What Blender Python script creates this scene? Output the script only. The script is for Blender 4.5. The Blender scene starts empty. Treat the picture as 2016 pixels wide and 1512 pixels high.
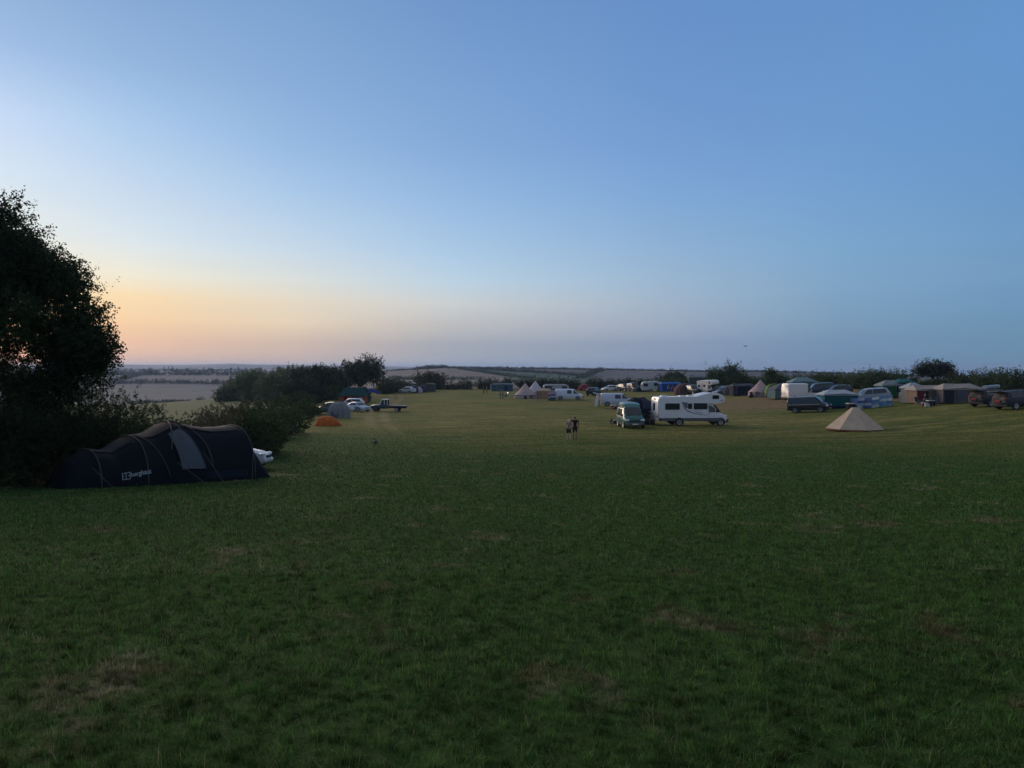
HAZE = 0.00014
import bpy, bmesh, math, random
import numpy as np
from mathutils import Vector, Matrix
R = math.radians
random.seed(7); rng = np.random.default_rng(11)
scene = bpy.context.scene
col = scene.collection
F = 1550.0; HY = 722.0; CX = 1008.0; CAMZ = 6.0
PITCH = math.atan((756 - HY) / F)

# ------------------------------------------------------------ camera
cam_d = bpy.data.cameras.new('camera'); cam = bpy.data.objects.new('camera', cam_d); col.objects.link(cam)
cam.location = (0, 0, CAMZ); cam.rotation_euler = (math.pi / 2 - PITCH, 0, 0)
cam_d.sensor_width = 36; cam_d.lens = 36 * F / 2016; cam_d.clip_start = 0.1; cam_d.clip_end = 30000
scene.camera = cam

# ------------------------------------------------------------ terrain
def sstep(a, b, v):
    t = np.clip((np.asarray(v, float) - a) / (b - a), 0, 1); return t * t * (3 - 2 * t)
DY = [-80, -20, 0, 5, 10, 18, 26, 36, 48, 62, 80, 110, 150, 220, 300, 600]
DD = [-0.6, 1.0, 1.6, 1.98, 2.5, 3.33, 4.02, 4.66, 5.22, 5.62, 5.86, 5.97, 6.02, 6.12, 6.3, 6.6]
def drop(y):
    y = np.asarray(y, float); w = 1.5 + 0.05 * np.abs(y)
    return sum(np.interp(y + k * w, DY, DD) for k in (-1, -.5, 0, .5, 1)) / 5
def edge(y): return np.interp(y, [-20, 20, 48, 94, 200, 300], [16, 15.5, 17, 26, 34, 40])
def zf(x, y):
    x = np.asarray(x, float); y = np.asarray(y, float)
    z = CAMZ - drop(y) + 2.1 * sstep(22, 58, x) * sstep(30, 75, y)
    z = z - 0.07 * np.maximum(0, -x - edge(y) - 4)
    z = z + 0.03 * np.sin(x * .31 + 1.3 * np.sin(y * .11)) * np.sin(y * .23) * sstep(3, 20, y)
    return z
def gz(x, y): return float(zf(x, y))
def ray(px, py):
    a = (px - CX) / F; b = -(py - 756) / F
    c, s = math.cos(PITCH), math.sin(PITCH)
    return Vector((a, c + b * s, -s + b * c))
def P(px, py):                       # where the line of sight through a photo point meets the field
    d = ray(px, py); t = 2.0
    while t < 900:
        p = d * t
        if CAMZ + p.z <= gz(p.x, p.y):
            lo, hi = t - .5, t
            for _ in range(20):
                m = (lo + hi) / 2; q = d * m
                if CAMZ + q.z <= gz(q.x, q.y): hi = m
                else: lo = m
            q = d * hi; return Vector((q.x, q.y, gz(q.x, q.y)))
        t += .5
    return Vector((d.x * 230, d.y * 230, 0))
def G(px, D):                        # ground point at forward distance D on the photo column px
    x = (px - CX) / F * D; return Vector((x, D, gz(x, D)))
def ZY(py, D): return CAMZ - D * (py - HY) / F

# ------------------------------------------------------------ materials
def s2l(c): return tuple((v / 12.92 if v <= .04045 else ((v + .055) / 1.055) ** 2.4) for v in c)
def hexc(r, g, b): return s2l((r / 255, g / 255, b / 255))
MATS = {}
def mat(name, c, rough=.7, metal=0, var=.12, scale=6, bump=0, spec=.3, emit=None, trans=0, sheen=0):
    if name in MATS: return MATS[name]
    m = bpy.data.materials.new(name); m.use_nodes = True; nt = m.node_tree; N = nt.nodes; L = nt.links
    b = N['Principled BSDF']; b.inputs['Roughness'].default_value = rough; b.inputs['Metallic'].default_value = metal
    b.inputs['Specular IOR Level'].default_value = spec
    tc = N.new('ShaderNodeTexCoord'); nz = N.new('ShaderNodeTexNoise'); nz.inputs['Scale'].default_value = scale
    nz.inputs['Detail'].default_value = 5
    L.new(tc.outputs['Object'], nz.inputs['Vector'])
    mr = N.new('ShaderNodeMapRange'); mr.inputs[1].default_value = .3; mr.inputs[2].default_value = .7
    mr.inputs[3].default_value = 1 - var; mr.inputs[4].default_value = 1 + var
    L.new(nz.outputs['Fac'], mr.inputs[0])
    mx = N.new('ShaderNodeVectorMath'); mx.operation = 'SCALE'; mx.inputs[0].default_value = c[:3]
    L.new(mr.outputs[0], mx.inputs['Scale']); L.new(mx.outputs[0], b.inputs['Base Color'])
    if bump:
        bp = N.new('ShaderNodeBump'); bp.inputs['Strength'].default_value = bump; bp.inputs['Distance'].default_value = .02
        L.new(nz.outputs['Fac'], bp.inputs['Height']); L.new(bp.outputs[0], b.inputs['Normal'])
    if emit:
        b.inputs['Emission Color'].default_value = (*emit[:3], 1); b.inputs['Emission Strength'].default_value = emit[3]
    if trans:
        t = N.new('ShaderNodeBsdfTranslucent'); L.new(mx.outputs[0], t.inputs['Color'])
        ms = N.new('ShaderNodeMixShader'); ms.inputs[0].default_value = trans
        L.new(b.outputs[0], ms.inputs[1]); L.new(t.outputs[0], ms.inputs[2]); L.new(ms.outputs[0], N['Material Output'].inputs[0])
    MATS[name] = m; return m
def fabric(name, c, **k): return mat('fabric_' + name, c, rough=.85, var=k.pop('var', .1), scale=k.pop('scale', 2.5), bump=.25, spec=.15, trans=k.pop('trans', .18), **k)
def paint(name, c, rough=.25, **k): return mat('paint_' + name, c, rough=rough, var=.04, scale=1.5, spec=.5, **k)
GLASS = mat('window_glass', (.015, .02, .028), rough=.08, var=.2, scale=1, spec=.6)
TYRE = mat('tyre_rubber', (.012, .012, .013), rough=.85, var=.2)
RIM = mat('wheel_rim', (.55, .56, .58), rough=.4, metal=.4, var=.1)
BLACKP = mat('black_plastic', (.02, .02, .023), rough=.6, var=.15)
CHROME = mat('lamp_lens', (.75, .78, .8), rough=.12, metal=.3, var=.05)
REDL = mat('tail_lens', (.35, .015, .012), rough=.2, var=.1, spec=.5)
POLE = mat('tent_pole', (.32, .32, .34), rough=.4, metal=.5, var=.1)
BARK = mat('bark', (.05, .04, .03), rough=.9, var=.4, scale=8, bump=.6)
SKIN = mat('skin', (.5, .34, .25), rough=.6, var=.06)
SKIN2 = mat('skin_tanned', (.22, .1, .055), rough=.6, var=.06)
WOOD = mat('camp_wood', (.2, .14, .08), rough=.7, var=.3)
ROPE = mat('guy_rope', (.13, .13, .12), rough=.8)

def leafmat(name, c1, c2):
    m = bpy.data.materials.new(name); m.use_nodes = True; nt = m.node_tree; N = nt.nodes; L = nt.links
    b = N['Principled BSDF']; b.inputs['Roughness'].default_value = .6; b.inputs['Specular IOR Level'].default_value = .12
    g = N.new('ShaderNodeNewGeometry'); nz = N.new('ShaderNodeTexNoise'); nz.inputs['Scale'].default_value = .35
    L.new(g.outputs['Position'], nz.inputs['Vector'])
    ad = N.new('ShaderNodeMath'); ad.operation = 'MULTIPLY_ADD'; ad.inputs[1].default_value = .5
    ad2 = N.new('ShaderNodeMath'); ad2.operation = 'MULTIPLY_ADD'; ad2.inputs[1].default_value = 1.6; ad2.inputs[2].default_value = -.55
    L.new(nz.outputs['Fac'], ad2.inputs[0]); L.new(g.outputs['Random Per Island'], ad.inputs[0]); L.new(ad2.outputs[0], ad.inputs[2])
    rp = N.new('ShaderNodeValToRGB'); rp.color_ramp.elements[0].position = .1; rp.color_ramp.elements[1].position = .85
    rp.color_ramp.elements[0].color = (*c1, 1); rp.color_ramp.elements[1].color = (*c2, 1)
    L.new(ad.outputs[0], rp.inputs[0]); L.new(rp.outputs[0], b.inputs['Base Color'])
    t = N.new('ShaderNodeBsdfTranslucent'); L.new(rp.outputs[0], t.inputs['Color'])
    ms = N.new('ShaderNodeMixShader'); ms.inputs[0].default_value = .2
    L.new(b.outputs[0], ms.inputs[1]); L.new(t.outputs[0], ms.inputs[2]); L.new(ms.outputs[0], N['Material Output'].inputs[0])
    return m
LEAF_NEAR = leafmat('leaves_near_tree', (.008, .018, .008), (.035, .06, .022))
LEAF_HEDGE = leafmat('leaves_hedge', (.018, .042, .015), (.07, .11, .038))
LEAF_FAR = leafmat('leaves_far', (.018, .032, .022), (.05, .068, .04))
LEAF_WOOD = leafmat('leaves_wood', (.05, .085, .045), (.11, .16, .08))
LEAF_OLIVE = leafmat('leaves_olive', (.04, .042, .022), (.09, .085, .045))

# ------------------------------------------------------------ mesh helpers
class MB:
    def __init__(s): s.v = []; s.f = []
    def add(s, vs, fs):
        o = len(s.v); s.v += [tuple(v) for v in vs]; s.f += [tuple(i + o for i in f) for f in fs]; return s
    def box(s, c, d, rz=0, taper=1, M=None):
        x, y, z = d[0] / 2, d[1] / 2, d[2] / 2; vs = []
        for k, (i, j, l) in enumerate([(-1, -1, -1), (1, -1, -1), (1, 1, -1), (-1, 1, -1), (-1, -1, 1), (1, -1, 1), (1, 1, 1), (-1, 1, 1)]):
            t = taper if l > 0 else 1; vs.append(Vector((i * x * t, j * y * t, l * z)))
        q = Matrix.Rotation(rz, 3, 'Z') if M is None else M
        return s.add([q @ v + Vector(c) for v in vs], [(0, 3, 2, 1), (4, 5, 6, 7), (0, 1, 5, 4), (1, 2, 6, 5), (2, 3, 7, 6), (3, 0, 4, 7)])
    def bbox(s, c, d, b=.02):          # bevelled box
        x, y, z = d[0] / 2, d[1] / 2, d[2] / 2; rings = []
        for zz, k in ((-z, b), (-z + b, 0), (z - b, 0), (z, b)):
            X, Y = x - k, y - k; B = b
            rings.append([(c[0] + px, c[1] + py, c[2] + zz) for px, py in
                [(-X + B, -Y), (X - B, -Y), (X, -Y + B), (X, Y - B), (X - B, Y), (-X + B, Y), (-X, Y - B), (-X, -Y + B)]])
        return s.loft(rings)
    def loft(s, rings, cap=True, closed=True):
        n = len(rings[0]); vs = [p for r in rings for p in r]; fs = []
        for i in range(len(rings) - 1):
            for j in range(n if closed else n - 1):
                k = (j + 1) % n; fs.append((i * n + j, i * n + k, (i + 1) * n + k, (i + 1) * n + j))
        if cap: fs.append(tuple(range(n))[::-1]); fs.append(tuple((len(rings) - 1) * n + j for j in range(n)))
        return s.add(vs, fs)
    def tube(s, pts, r, n=6, r2=None):
        pts = [Vector(p) for p in pts]; rings = []
        for i, p in enumerate(pts):
            d = (pts[min(i + 1, len(pts) - 1)] - pts[max(i - 1, 0)]).normalized()
            a = d.cross(Vector((0, 0, 1)));
            if a.length < .05: a = d.cross(Vector((1, 0, 0)))
            a.normalize(); b = d.cross(a); rr = r if r2 is None else r + (r2 - r) * i / (len(pts) - 1)
            rings.append([p + (a * math.cos(t) + b * math.sin(t)) * rr for t in [2 * math.pi * k / n for k in range(n)]])
        return s.loft(rings)
    def lathe(s, prof, c=(0, 0, 0), n=16, axis='z'):
        rings = []
        for r, h in prof:
            ring = []
            for k in range(n):
                t = 2 * math.pi * k / n; a, b = r * math.cos(t), r * math.sin(t)
                p = (a, b, h) if axis == 'z' else ((a, h, b) if axis == 'y' else (h, a, b))
                ring.append((p[0] + c[0], p[1] + c[1], p[2] + c[2]))
            rings.append(ring)
        return s.loft(rings)
    def panel(s, pts, th=.012):        # thin plate, pts already in place, grows along its normal
        pts = [Vector(p) for p in pts]; n = Vector((0, 0, 0))
        for i in range(len(pts)): n += pts[i].cross(pts[(i + 1) % len(pts)])
        n = n.normalized() * th; k = len(pts)
        fs = [tuple(range(k))[::-1], tuple(range(k, 2 * k))] + [(i, (i + 1) % k, k + (i + 1) % k, k + i) for i in range(k)]
        return s.add(pts + [p + n for p in pts], fs)
    def mesh(s, name, m, smooth=None):
        me = bpy.data.meshes.new(name); me.from_pydata([tuple(v) for v in s.v], [], s.f)
        bm = bmesh.new(); bm.from_mesh(me); bmesh.ops.recalc_face_normals(bm, faces=bm.faces); bm.to_mesh(me); bm.free()
        me.materials.append(m)
        if smooth is not None:
            me.polygons.foreach_set('use_smooth', [True] * len(me.polygons)); me.set_sharp_from_angle(angle=R(smooth))
        return me
    def build(s, name, m, parent=None, smooth=None):
        o = bpy.data.objects.new(name, s.mesh(name, m, smooth)); col.objects.link(o)
        if parent: o.parent = parent
        return o
def tag(o, label=None, cat=None, group=None, kind=None):
    if label: o['label'] = label
    if cat: o['category'] = cat
    if group: o['group'] = group
    if kind: o['kind'] = kind
    return o
def thing(name, label, cat, loc, rz=0, group=None):
    o = bpy.data.objects.new(name, None); col.objects.link(o); o.empty_display_size = .2
    o.location = loc; o.rotation_euler = (0, 0, rz); return tag(o, label, cat, group)
def npmesh(name, v, f, m, n=4):
    me = bpy.data.meshes.new(name); me.vertices.add(len(v)); me.vertices.foreach_set('co', np.asarray(v, np.float32).ravel())
    me.loops.add(len(f) * n); me.polygons.add(len(f))
    me.loops.foreach_set('vertex_index', np.asarray(f, np.int32).ravel())
    me.polygons.foreach_set('loop_start', np.arange(0, len(f) * n, n, dtype=np.int32))
    me.update(calc_edges=True); me.validate()
    if m: me.materials.append(m)
    return me
def link(name, me, parent=None):
    o = bpy.data.objects.new(name, me); col.objects.link(o)
    if parent: o.parent = parent
    return o

# ------------------------------------------------------------ the world
SUN_AZ, SUN_EL = R(-38), R(2.0)           # azimuth from +Y towards +X
w = bpy.data.worlds.new('World'); scene.world = w; w.use_nodes = True
nt = w.node_tree; N = nt.nodes; L = nt.links; N.clear()
out = N.new('ShaderNodeOutputWorld')
sky = N.new('ShaderNodeTexSky'); sky.sky_type = 'NISHITA'; sky.sun_disc = False
sky.sun_elevation = SUN_EL; sky.sun_rotation = SUN_AZ; sky.altitude = 100; sky.air_density = 1; sky.dust_density = 1; sky.ozone_density = 3
bg1 = N.new('ShaderNodeBackground'); bg1.inputs[1].default_value = .03
L.new(sky.outputs[0], bg1.inputs[0])
ELS = [0, 1.7, 3.1, 4.6, 6.1, 8.3, 12, 15.3, 19, 25, 50, 90]
ZEN = [(140, 152, 172), (146, 150, 160)]
SKYT = [(5, [(215,165,140),(250,185,140),(255,205,150),(255,225,175),(250,235,210),(235,238,232),(215,230,245),(198,218,246),(162,192,230),(134,168,210)]),
 (12, [(195,182,182),(242,198,168),(251,213,170),(253,224,180),(243,238,218),(222,232,238),(198,218,240),(175,205,238),(150,184,224),(127,161,207)]),
 (22.4, [(190,178,180),(211,188,174),(232,212,186),(230,218,198),(222,226,222),(200,218,234),(172,202,234),(150,186,226),(138,174,218),(122,160,206)]),
 (33.6, [(150,162,178),(166,172,182),(190,190,192),(203,208,210),(190,212,228),(172,202,230),(150,186,226),(135,172,218),(126,164,212),(112,150,202)]),
 (49, [(132,152,178),(140,156,182),(158,172,192),(160,180,200),(155,182,208),(144,178,212),(128,168,214),(118,158,210),(110,152,206),(102,144,200)]),
 (60.5, [(110,140,172),(116,146,178),(124,158,188),(126,162,194),(128,166,200),(124,166,206),(116,160,208),(110,154,206),(106,150,204),(100,144,200)]),
 (70.6, [(103,140,168),(105,143,172),(110,150,183),(113,153,190),(117,156,194),(112,156,198),(106,152,200),(103,150,203),(102,150,204),(98,146,198)]),
 (150, [(130,146,168),(138,152,174),(144,158,180),(148,160,184),(148,160,184),(148,158,182),(145,155,176),(144,154,176),(142,153,176),(140,152,176)])]
# share of the physical sky at the same places (read off once), taken out of the ramps so that both add up
NISH = [
(5, [(0.578, 0.205, 0.019), (0.521, 0.231, 0.041), (0.402, 0.209, 0.06), (0.314, 0.184, 0.074), (0.242, 0.156, 0.078), (0.178, 0.125, 0.078), (0.107, 0.084, 0.072), (0.067, 0.061, 0.063), (0.044, 0.047, 0.056), (0.023, 0.031, 0.047), (0.005, 0.011, 0.022), (0.002, 0.006, 0.012)]) ,
(12, [(0.332, 0.12, 0.011), (0.314, 0.147, 0.03), (0.242, 0.136, 0.045), (0.191, 0.125, 0.06), (0.15, 0.109, 0.065), (0.114, 0.091, 0.068), (0.076, 0.068, 0.067), (0.05, 0.051, 0.06), (0.034, 0.041, 0.054), (0.019, 0.027, 0.044), (0.005, 0.011, 0.023), (0.002, 0.006, 0.012)]) ,
(22.4, [(0.138, 0.053, 0.006), (0.138, 0.074, 0.019), (0.114, 0.078, 0.033), (0.091, 0.074, 0.045), (0.076, 0.07, 0.054), (0.06, 0.061, 0.06), (0.041, 0.048, 0.058), (0.03, 0.04, 0.053), (0.023, 0.033, 0.05), (0.015, 0.025, 0.042), (0.005, 0.011, 0.022), (0.002, 0.006, 0.013)]) ,
(33.6, [(0.061, 0.025, 0.003), (0.07, 0.045, 0.014), (0.061, 0.053, 0.027), (0.05, 0.053, 0.038), (0.041, 0.05, 0.044), (0.034, 0.045, 0.05), (0.024, 0.037, 0.05), (0.019, 0.032, 0.048), (0.016, 0.027, 0.045), (0.011, 0.021, 0.038), (0.004, 0.01, 0.021), (0.002, 0.006, 0.012)]) ,
(49, [(0.027, 0.013, 0.002), (0.038, 0.027, 0.009), (0.037, 0.037, 0.02), (0.031, 0.038, 0.03), (0.026, 0.038, 0.037), (0.021, 0.034, 0.041), (0.016, 0.03, 0.041), (0.012, 0.024, 0.038), (0.011, 0.022, 0.037), (0.009, 0.018, 0.033), (0.004, 0.009, 0.019), (0.002, 0.006, 0.012)]) ,
(60.5, [(0.019, 0.01, 0.002), (0.027, 0.021, 0.007), (0.027, 0.028, 0.017), (0.024, 0.031, 0.025), (0.02, 0.031, 0.031), (0.017, 0.028, 0.034), (0.013, 0.025, 0.037), (0.01, 0.02, 0.033), (0.009, 0.019, 0.032), (0.007, 0.015, 0.028), (0.003, 0.009, 0.018), (0.002, 0.006, 0.012)]) ,
(70.6, [(0.014, 0.007, 0.001), (0.022, 0.018, 0.006), (0.022, 0.024, 0.014), (0.02, 0.026, 0.022), (0.017, 0.026, 0.026), (0.014, 0.024, 0.03), (0.01, 0.021, 0.032), (0.008, 0.018, 0.03), (0.007, 0.016, 0.028), (0.006, 0.014, 0.025), (0.003, 0.008, 0.017), (0.002, 0.006, 0.012)]) ,
(150, [(0.012, 0.006, 0.001), (0.023, 0.017, 0.005), (0.024, 0.025, 0.014), (0.022, 0.03, 0.024), (0.019, 0.032, 0.032), (0.018, 0.032, 0.04), (0.013, 0.028, 0.042), (0.011, 0.025, 0.042), (0.01, 0.023, 0.041), (0.007, 0.019, 0.036), (0.004, 0.009, 0.02), (0.002, 0.006, 0.013)]) ,
]
tcw = N.new('ShaderNodeTexCoord'); sep = N.new('ShaderNodeSeparateXYZ'); L.new(tcw.outputs['Generated'], sep.inputs[0])
def mnode(op, a, b=None, c=None, clamp=False):
    n = N.new('ShaderNodeMath'); n.operation = op; n.use_clamp = clamp
    for i, v in enumerate((a, b, c)):
        if v is None: continue
        if hasattr(v, 'links'): L.new(v, n.inputs[i])
        else: n.inputs[i].default_value = v
    return n.outputs[0]
az = mnode('ARCTAN2', sep.outputs[0], sep.outputs[1])
azd = mnode('ABSOLUTE', mnode('SUBTRACT', az, SUN_AZ)); azd = mnode('MINIMUM', azd, mnode('SUBTRACT', 2 * math.pi, azd))
azd = mnode('MULTIPLY', azd, 180 / math.pi)
el = mnode('MULTIPLY', mnode('ARCSINE', sep.outputs[2]), 1 / (math.pi / 2), clamp=True)
pos = mnode('SQRT', mnode('MAXIMUM', el, 0))
cur = None; prev = None
for ci, (a, cols) in enumerate(SKYT):
    rp = N.new('ShaderNodeValToRGB'); e = rp.color_ramp.elements
    for i, (elv, c) in enumerate(zip(ELS, cols + ZEN)):
        p = math.sqrt(elv / 90)
        if i == 0: k = e[0]; k.position = p
        elif i == len(ELS) - 1: k = e[len(e) - 1]; k.position = p
        else: k = e.new(p)
        k.color = (*[max(0, t - n_) for t, n_ in zip(hexc(*c), NISH[ci][1][i])], 1)
    L.new(pos, rp.inputs[0])
    if cur is None: cur = rp.outputs[0]
    else:
        mr = N.new('ShaderNodeMapRange'); mr.inputs[1].default_value = prev; mr.inputs[2].default_value = a
        L.new(azd, mr.inputs[0]); mx = N.new('ShaderNodeMix'); mx.data_type = 'RGBA'
        L.new(mr.outputs[0], mx.inputs[0]); L.new(cur, mx.inputs[6]); L.new(rp.outputs[0], mx.inputs[7]); cur = mx.outputs[2]
    prev = a
mpw = N.new('ShaderNodeMapping'); mpw.inputs['Scale'].default_value = (1.2, 1.2, 26); L.new(tcw.outputs['Generated'], mpw.inputs[0])
nzw = N.new('ShaderNodeTexNoise'); nzw.inputs['Scale'].default_value = 2.2; nzw.inputs['Detail'].default_value = 5; L.new(mpw.outputs[0], nzw.inputs['Vector'])      # faint haze bands low in the sky
mrw = N.new('ShaderNodeMapRange'); mrw.inputs[1].default_value = .35; mrw.inputs[2].default_value = .7; mrw.inputs[3].default_value = 1.015; mrw.inputs[4].default_value = .955; L.new(nzw.outputs['Fac'], mrw.inputs[0])
low = N.new('ShaderNodeMapRange'); low.inputs[1].default_value = 0; low.inputs[2].default_value = .16; low.inputs[3].default_value = 1; low.inputs[4].default_value = .12; L.new(sep.outputs[2], low.inputs[0])
bw = mnode('ADD', mnode('MULTIPLY', mnode('SUBTRACT', mrw.outputs[0], 1), low.outputs[0]), 1)
scw = N.new('ShaderNodeVectorMath'); scw.operation = 'SCALE'; L.new(cur, scw.inputs[0]); L.new(bw, scw.inputs['Scale']); cur = scw.outputs[0]
bg2 = N.new('ShaderNodeBackground'); L.new(cur, bg2.inputs[0]); bg2.inputs[1].default_value = 1
add = N.new('ShaderNodeAddShader'); L.new(bg1.outputs[0], add.inputs[0]); L.new(bg2.outputs[0], add.inputs[1]); L.new(add.outputs[0], out.inputs[0])

sd = bpy.data.lights.new('sun', 'SUN'); sd.energy = 3.6; sd.angle = R(50); sd.color = (1, .76, .56)
so = bpy.data.objects.new('sun', sd); col.objects.link(so)
sv = Vector((math.sin(SUN_AZ) * math.cos(SUN_EL + R(8)), math.cos(SUN_AZ) * math.cos(SUN_EL + R(8)), math.sin(SUN_EL + R(8))))
so.rotation_euler = sv.to_track_quat('Z', 'Y').to_euler()
scene.view_settings.view_transform = 'Standard'; scene.view_settings.look = 'None'
scene.view_settings.exposure = 0; scene.view_settings.gamma = 1
# ------------------------------------------------------------ ground
def field_material(name, blade=False):
    m = bpy.data.materials.new(name); m.use_nodes = True; nt = m.node_tree; N = nt.nodes; L = nt.links
    b = N['Principled BSDF']; b.inputs['Roughness'].default_value = .85; b.inputs['Specular IOR Level'].default_value = .03
    g = N.new('ShaderNodeNewGeometry'); pos = g.outputs['Position']
    def noise(scale, detail=4, rough=.55, stretch=None, off=0):
        mp = N.new('ShaderNodeMapping'); mp.inputs['Location'].default_value = (off, off * .7, 0)
        if stretch: mp.inputs['Scale'].default_value = stretch
        L.new(pos, mp.inputs[0]); n = N.new('ShaderNodeTexNoise'); n.inputs['Scale'].default_value = scale
        n.inputs['Detail'].default_value = detail; n.inputs['Roughness'].default_value = rough; L.new(mp.outputs[0], n.inputs['Vector']); return n.outputs['Fac']
    def rng_(v, a, b_, c=0, d=1):
        r = N.new('ShaderNodeMapRange'); r.inputs[1].default_value = a; r.inputs[2].default_value = b_; r.inputs[3].default_value = c; r.inputs[4].default_value = d
        L.new(v, r.inputs[0]); return r.outputs[0]
    def mixc(f, a, b_):
        x = N.new('ShaderNodeMix'); x.data_type = 'RGBA'
        for i, v in ((0, f), (6, a), (7, b_)):
            if hasattr(v, 'links'): L.new(v, x.inputs[i])
            else: x.inputs[i].default_value = (*v, 1) if isinstance(v, tuple) else v
        return x.outputs[2]
    def mul(a, b_, op='MULTIPLY'):
        x = N.new('ShaderNodeMath'); x.operation = op
        for i, v in enumerate((a, b_)):
            if hasattr(v, 'links'): L.new(v, x.inputs[i])
            else: x.inputs[i].default_value = v
        x.use_clamp = True
        return x.outputs[0]
    sp = N.new('ShaderNodeSeparateXYZ'); L.new(pos, sp.inputs[0])
    green = mixc(rng_(noise(.9, 5), .3, .7), G1, G2)
    green = mixc(rng_(noise(7, 3, off=9), .35, .7), green, G3)
    # lusher grass near the entrance slope, dry pasture on the flat
    wob = mul(noise(.05, 3, off=40), 14.0)
    n0 = N.new('ShaderNodeMath'); n0.operation = 'MULTIPLY_ADD'; n0.inputs[1].default_value = 34; L.new(noise(.045, 4, off=31), n0.inputs[0]); L.new(sp.outputs[1], n0.inputs[2])
    n1 = N.new('ShaderNodeMath'); n1.operation = 'MULTIPLY_ADD'; n1.inputs[1].default_value = .35; L.new(sp.outputs[0], n1.inputs[0]); L.new(n0.outputs[0], n1.inputs[2])
    far = rng_(n1.outputs[0], 62, 90)
    drycol = mixc(rng_(noise(.06, 5, .6, (1, .55, 1), 3), .4, .58), D1, D2)
    drycol = mixc(rng_(noise(.5, 5, .65, (.3, 1.5, 1), 5), .49, .6, 0, .8), drycol, D3)
    c = mixc(far, green, drycol)
    # worn brown strip along the right-hand pitches
    n2 = N.new('ShaderNodeMath'); n2.operation = 'MULTIPLY_ADD'; n2.inputs[1].default_value = 16; L.new(noise(.09, 3, off=77), n2.inputs[0]); L.new(sp.outputs[1], n2.inputs[2])
    band = mul(rng_(n2.outputs[0], 102, 112), rng_(n2.outputs[0], 128, 150, 1, 0)); band = mul(band, rng_(sp.outputs[0], 18, 34))
    c = mixc(mul(band, .85), c, BR)
    # scattered scorched patches near the camera
    pt = rng_(noise(.8, 6, .68, (1, .8, 1), 17), .575, .65)
    c = mixc(mul(pt, .6), c, mixc(rng_(noise(1.7, 3, off=3), .4, .65), P1, P2))
    # vehicle tracks towards the far pitches
    tx = N.new('ShaderNodeMath'); tx.operation = 'MULTIPLY_ADD'; tx.inputs[1].default_value = .16; L.new(sp.outputs[1], tx.inputs[0]); L.new(sp.outputs[0], tx.inputs[2])
    sn = N.new('ShaderNodeMath'); sn.operation = 'SINE'; sm = N.new('ShaderNodeMath'); sm.operation = 'MULTIPLY'; sm.inputs[1].default_value = .05; L.new(sp.outputs[1], sm.inputs[0]); L.new(sm.outputs[0], sn.inputs[0])
    t2 = N.new('ShaderNodeMath'); t2.operation = 'MULTIPLY_ADD'; t2.inputs[1].default_value = -1.6; L.new(sn.outputs[0], t2.inputs[0]); L.new(tx.outputs[0], t2.inputs[2])
    for cx_ in (-.4, 1.35):
        a = N.new('ShaderNodeMath'); a.operation = 'SUBTRACT'; a.inputs[1].default_value = cx_; L.new(t2.outputs[0], a.inputs[0])
        ab = N.new('ShaderNodeMath'); ab.operation = 'ABSOLUTE'; L.new(a.outputs[0], ab.inputs[0])
        tr = mul(mul(rng_(ab.outputs[0], .3, .75, 1, 0), rng_(sp.outputs[1], 60, 75)), rng_(noise(.2, 2, off=8), .35, .6, .1, .75))
        c = mixc(tr, c, TR)
    if not blade:
        at = N.new('ShaderNodeAttribute'); at.attribute_name = 'meadow'; c = mixc(at.outputs['Fac'], c, mixc(rng_(noise(.02, 4, off=4), .35, .65), (.028, .058, .024), (.042, .07, .03)))
        # fine mottling of tussocks
        ms = rng_(noise(2.2, 6, .7, (1, .55, 1), 2), .28, .72, .62, 1.35)
        sc = N.new('ShaderNodeVectorMath'); sc.operation = 'SCALE'; L.new(c, sc.inputs[0]); L.new(ms, sc.inputs['Scale']); c = sc.outputs[0]
        dk = rng_(sp.outputs[1], 26, 75, .62, .97); sc2 = N.new('ShaderNodeVectorMath'); sc2.operation = 'SCALE'; L.new(c, sc2.inputs[0]); L.new(dk, sc2.inputs['Scale']); c = sc2.outputs[0]   # thatch darkened near the camera, standing in for shade among the blades
        n3 = noise(9, 5, .7, off=6); bp = N.new('ShaderNodeBump'); bp.inputs['Strength'].default_value = .7; bp.inputs['Distance'].default_value = .06
        L.new(n3, bp.inputs['Height']); L.new(bp.outputs[0], b.inputs['Normal'])
    else:
        c0 = rng_(noise(6.5, 3, .65, off=12), .36, .64, .35, 1.75); sc = N.new('ShaderNodeVectorMath'); sc.operation = 'SCALE'; L.new(c, sc.inputs[0]); L.new(c0, sc.inputs['Scale']); c = sc.outputs[0]
        r2 = rng_(g.outputs['Random Per Island'], 0, 1, .75, 2.0)
        sc = N.new('ShaderNodeVectorMath'); sc.operation = 'SCALE'; L.new(c, sc.inputs[0]); L.new(r2, sc.inputs['Scale']); c = sc.outputs[0]
        st = rng_(g.outputs['Random Per Island'], .95, .97); c = mixc(mul(st, .8), c, (.24, .22, .13))
    L.new(c, b.inputs['Base Color'])
    if blade:
        t = N.new('ShaderNodeBsdfTranslucent'); L.new(c, t.inputs['Color']); ms = N.new('ShaderNodeMixShader'); ms.inputs[0].default_value = .25
        L.new(b.outputs[0], ms.inputs[1]); L.new(t.outputs[0], ms.inputs[2]); L.new(ms.outputs[0], N['Material Output'].inputs[0])
    return m
G1 = (.027, .064, .015); G2 = (.041, .092, .023); G3 = (.055, .1, .027)
D1 = (.072, .096, .02); D2 = (.12, .116, .03); D3 = (.21, .185, .062)
BR = (.17, .115, .065); P1 = (.12, .085, .045); P2 = (.22, .19, .13); TR = (.2, .165, .09)
FIELD = field_material('pasture'); BLADE = field_material('grass_blades', True)

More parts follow.
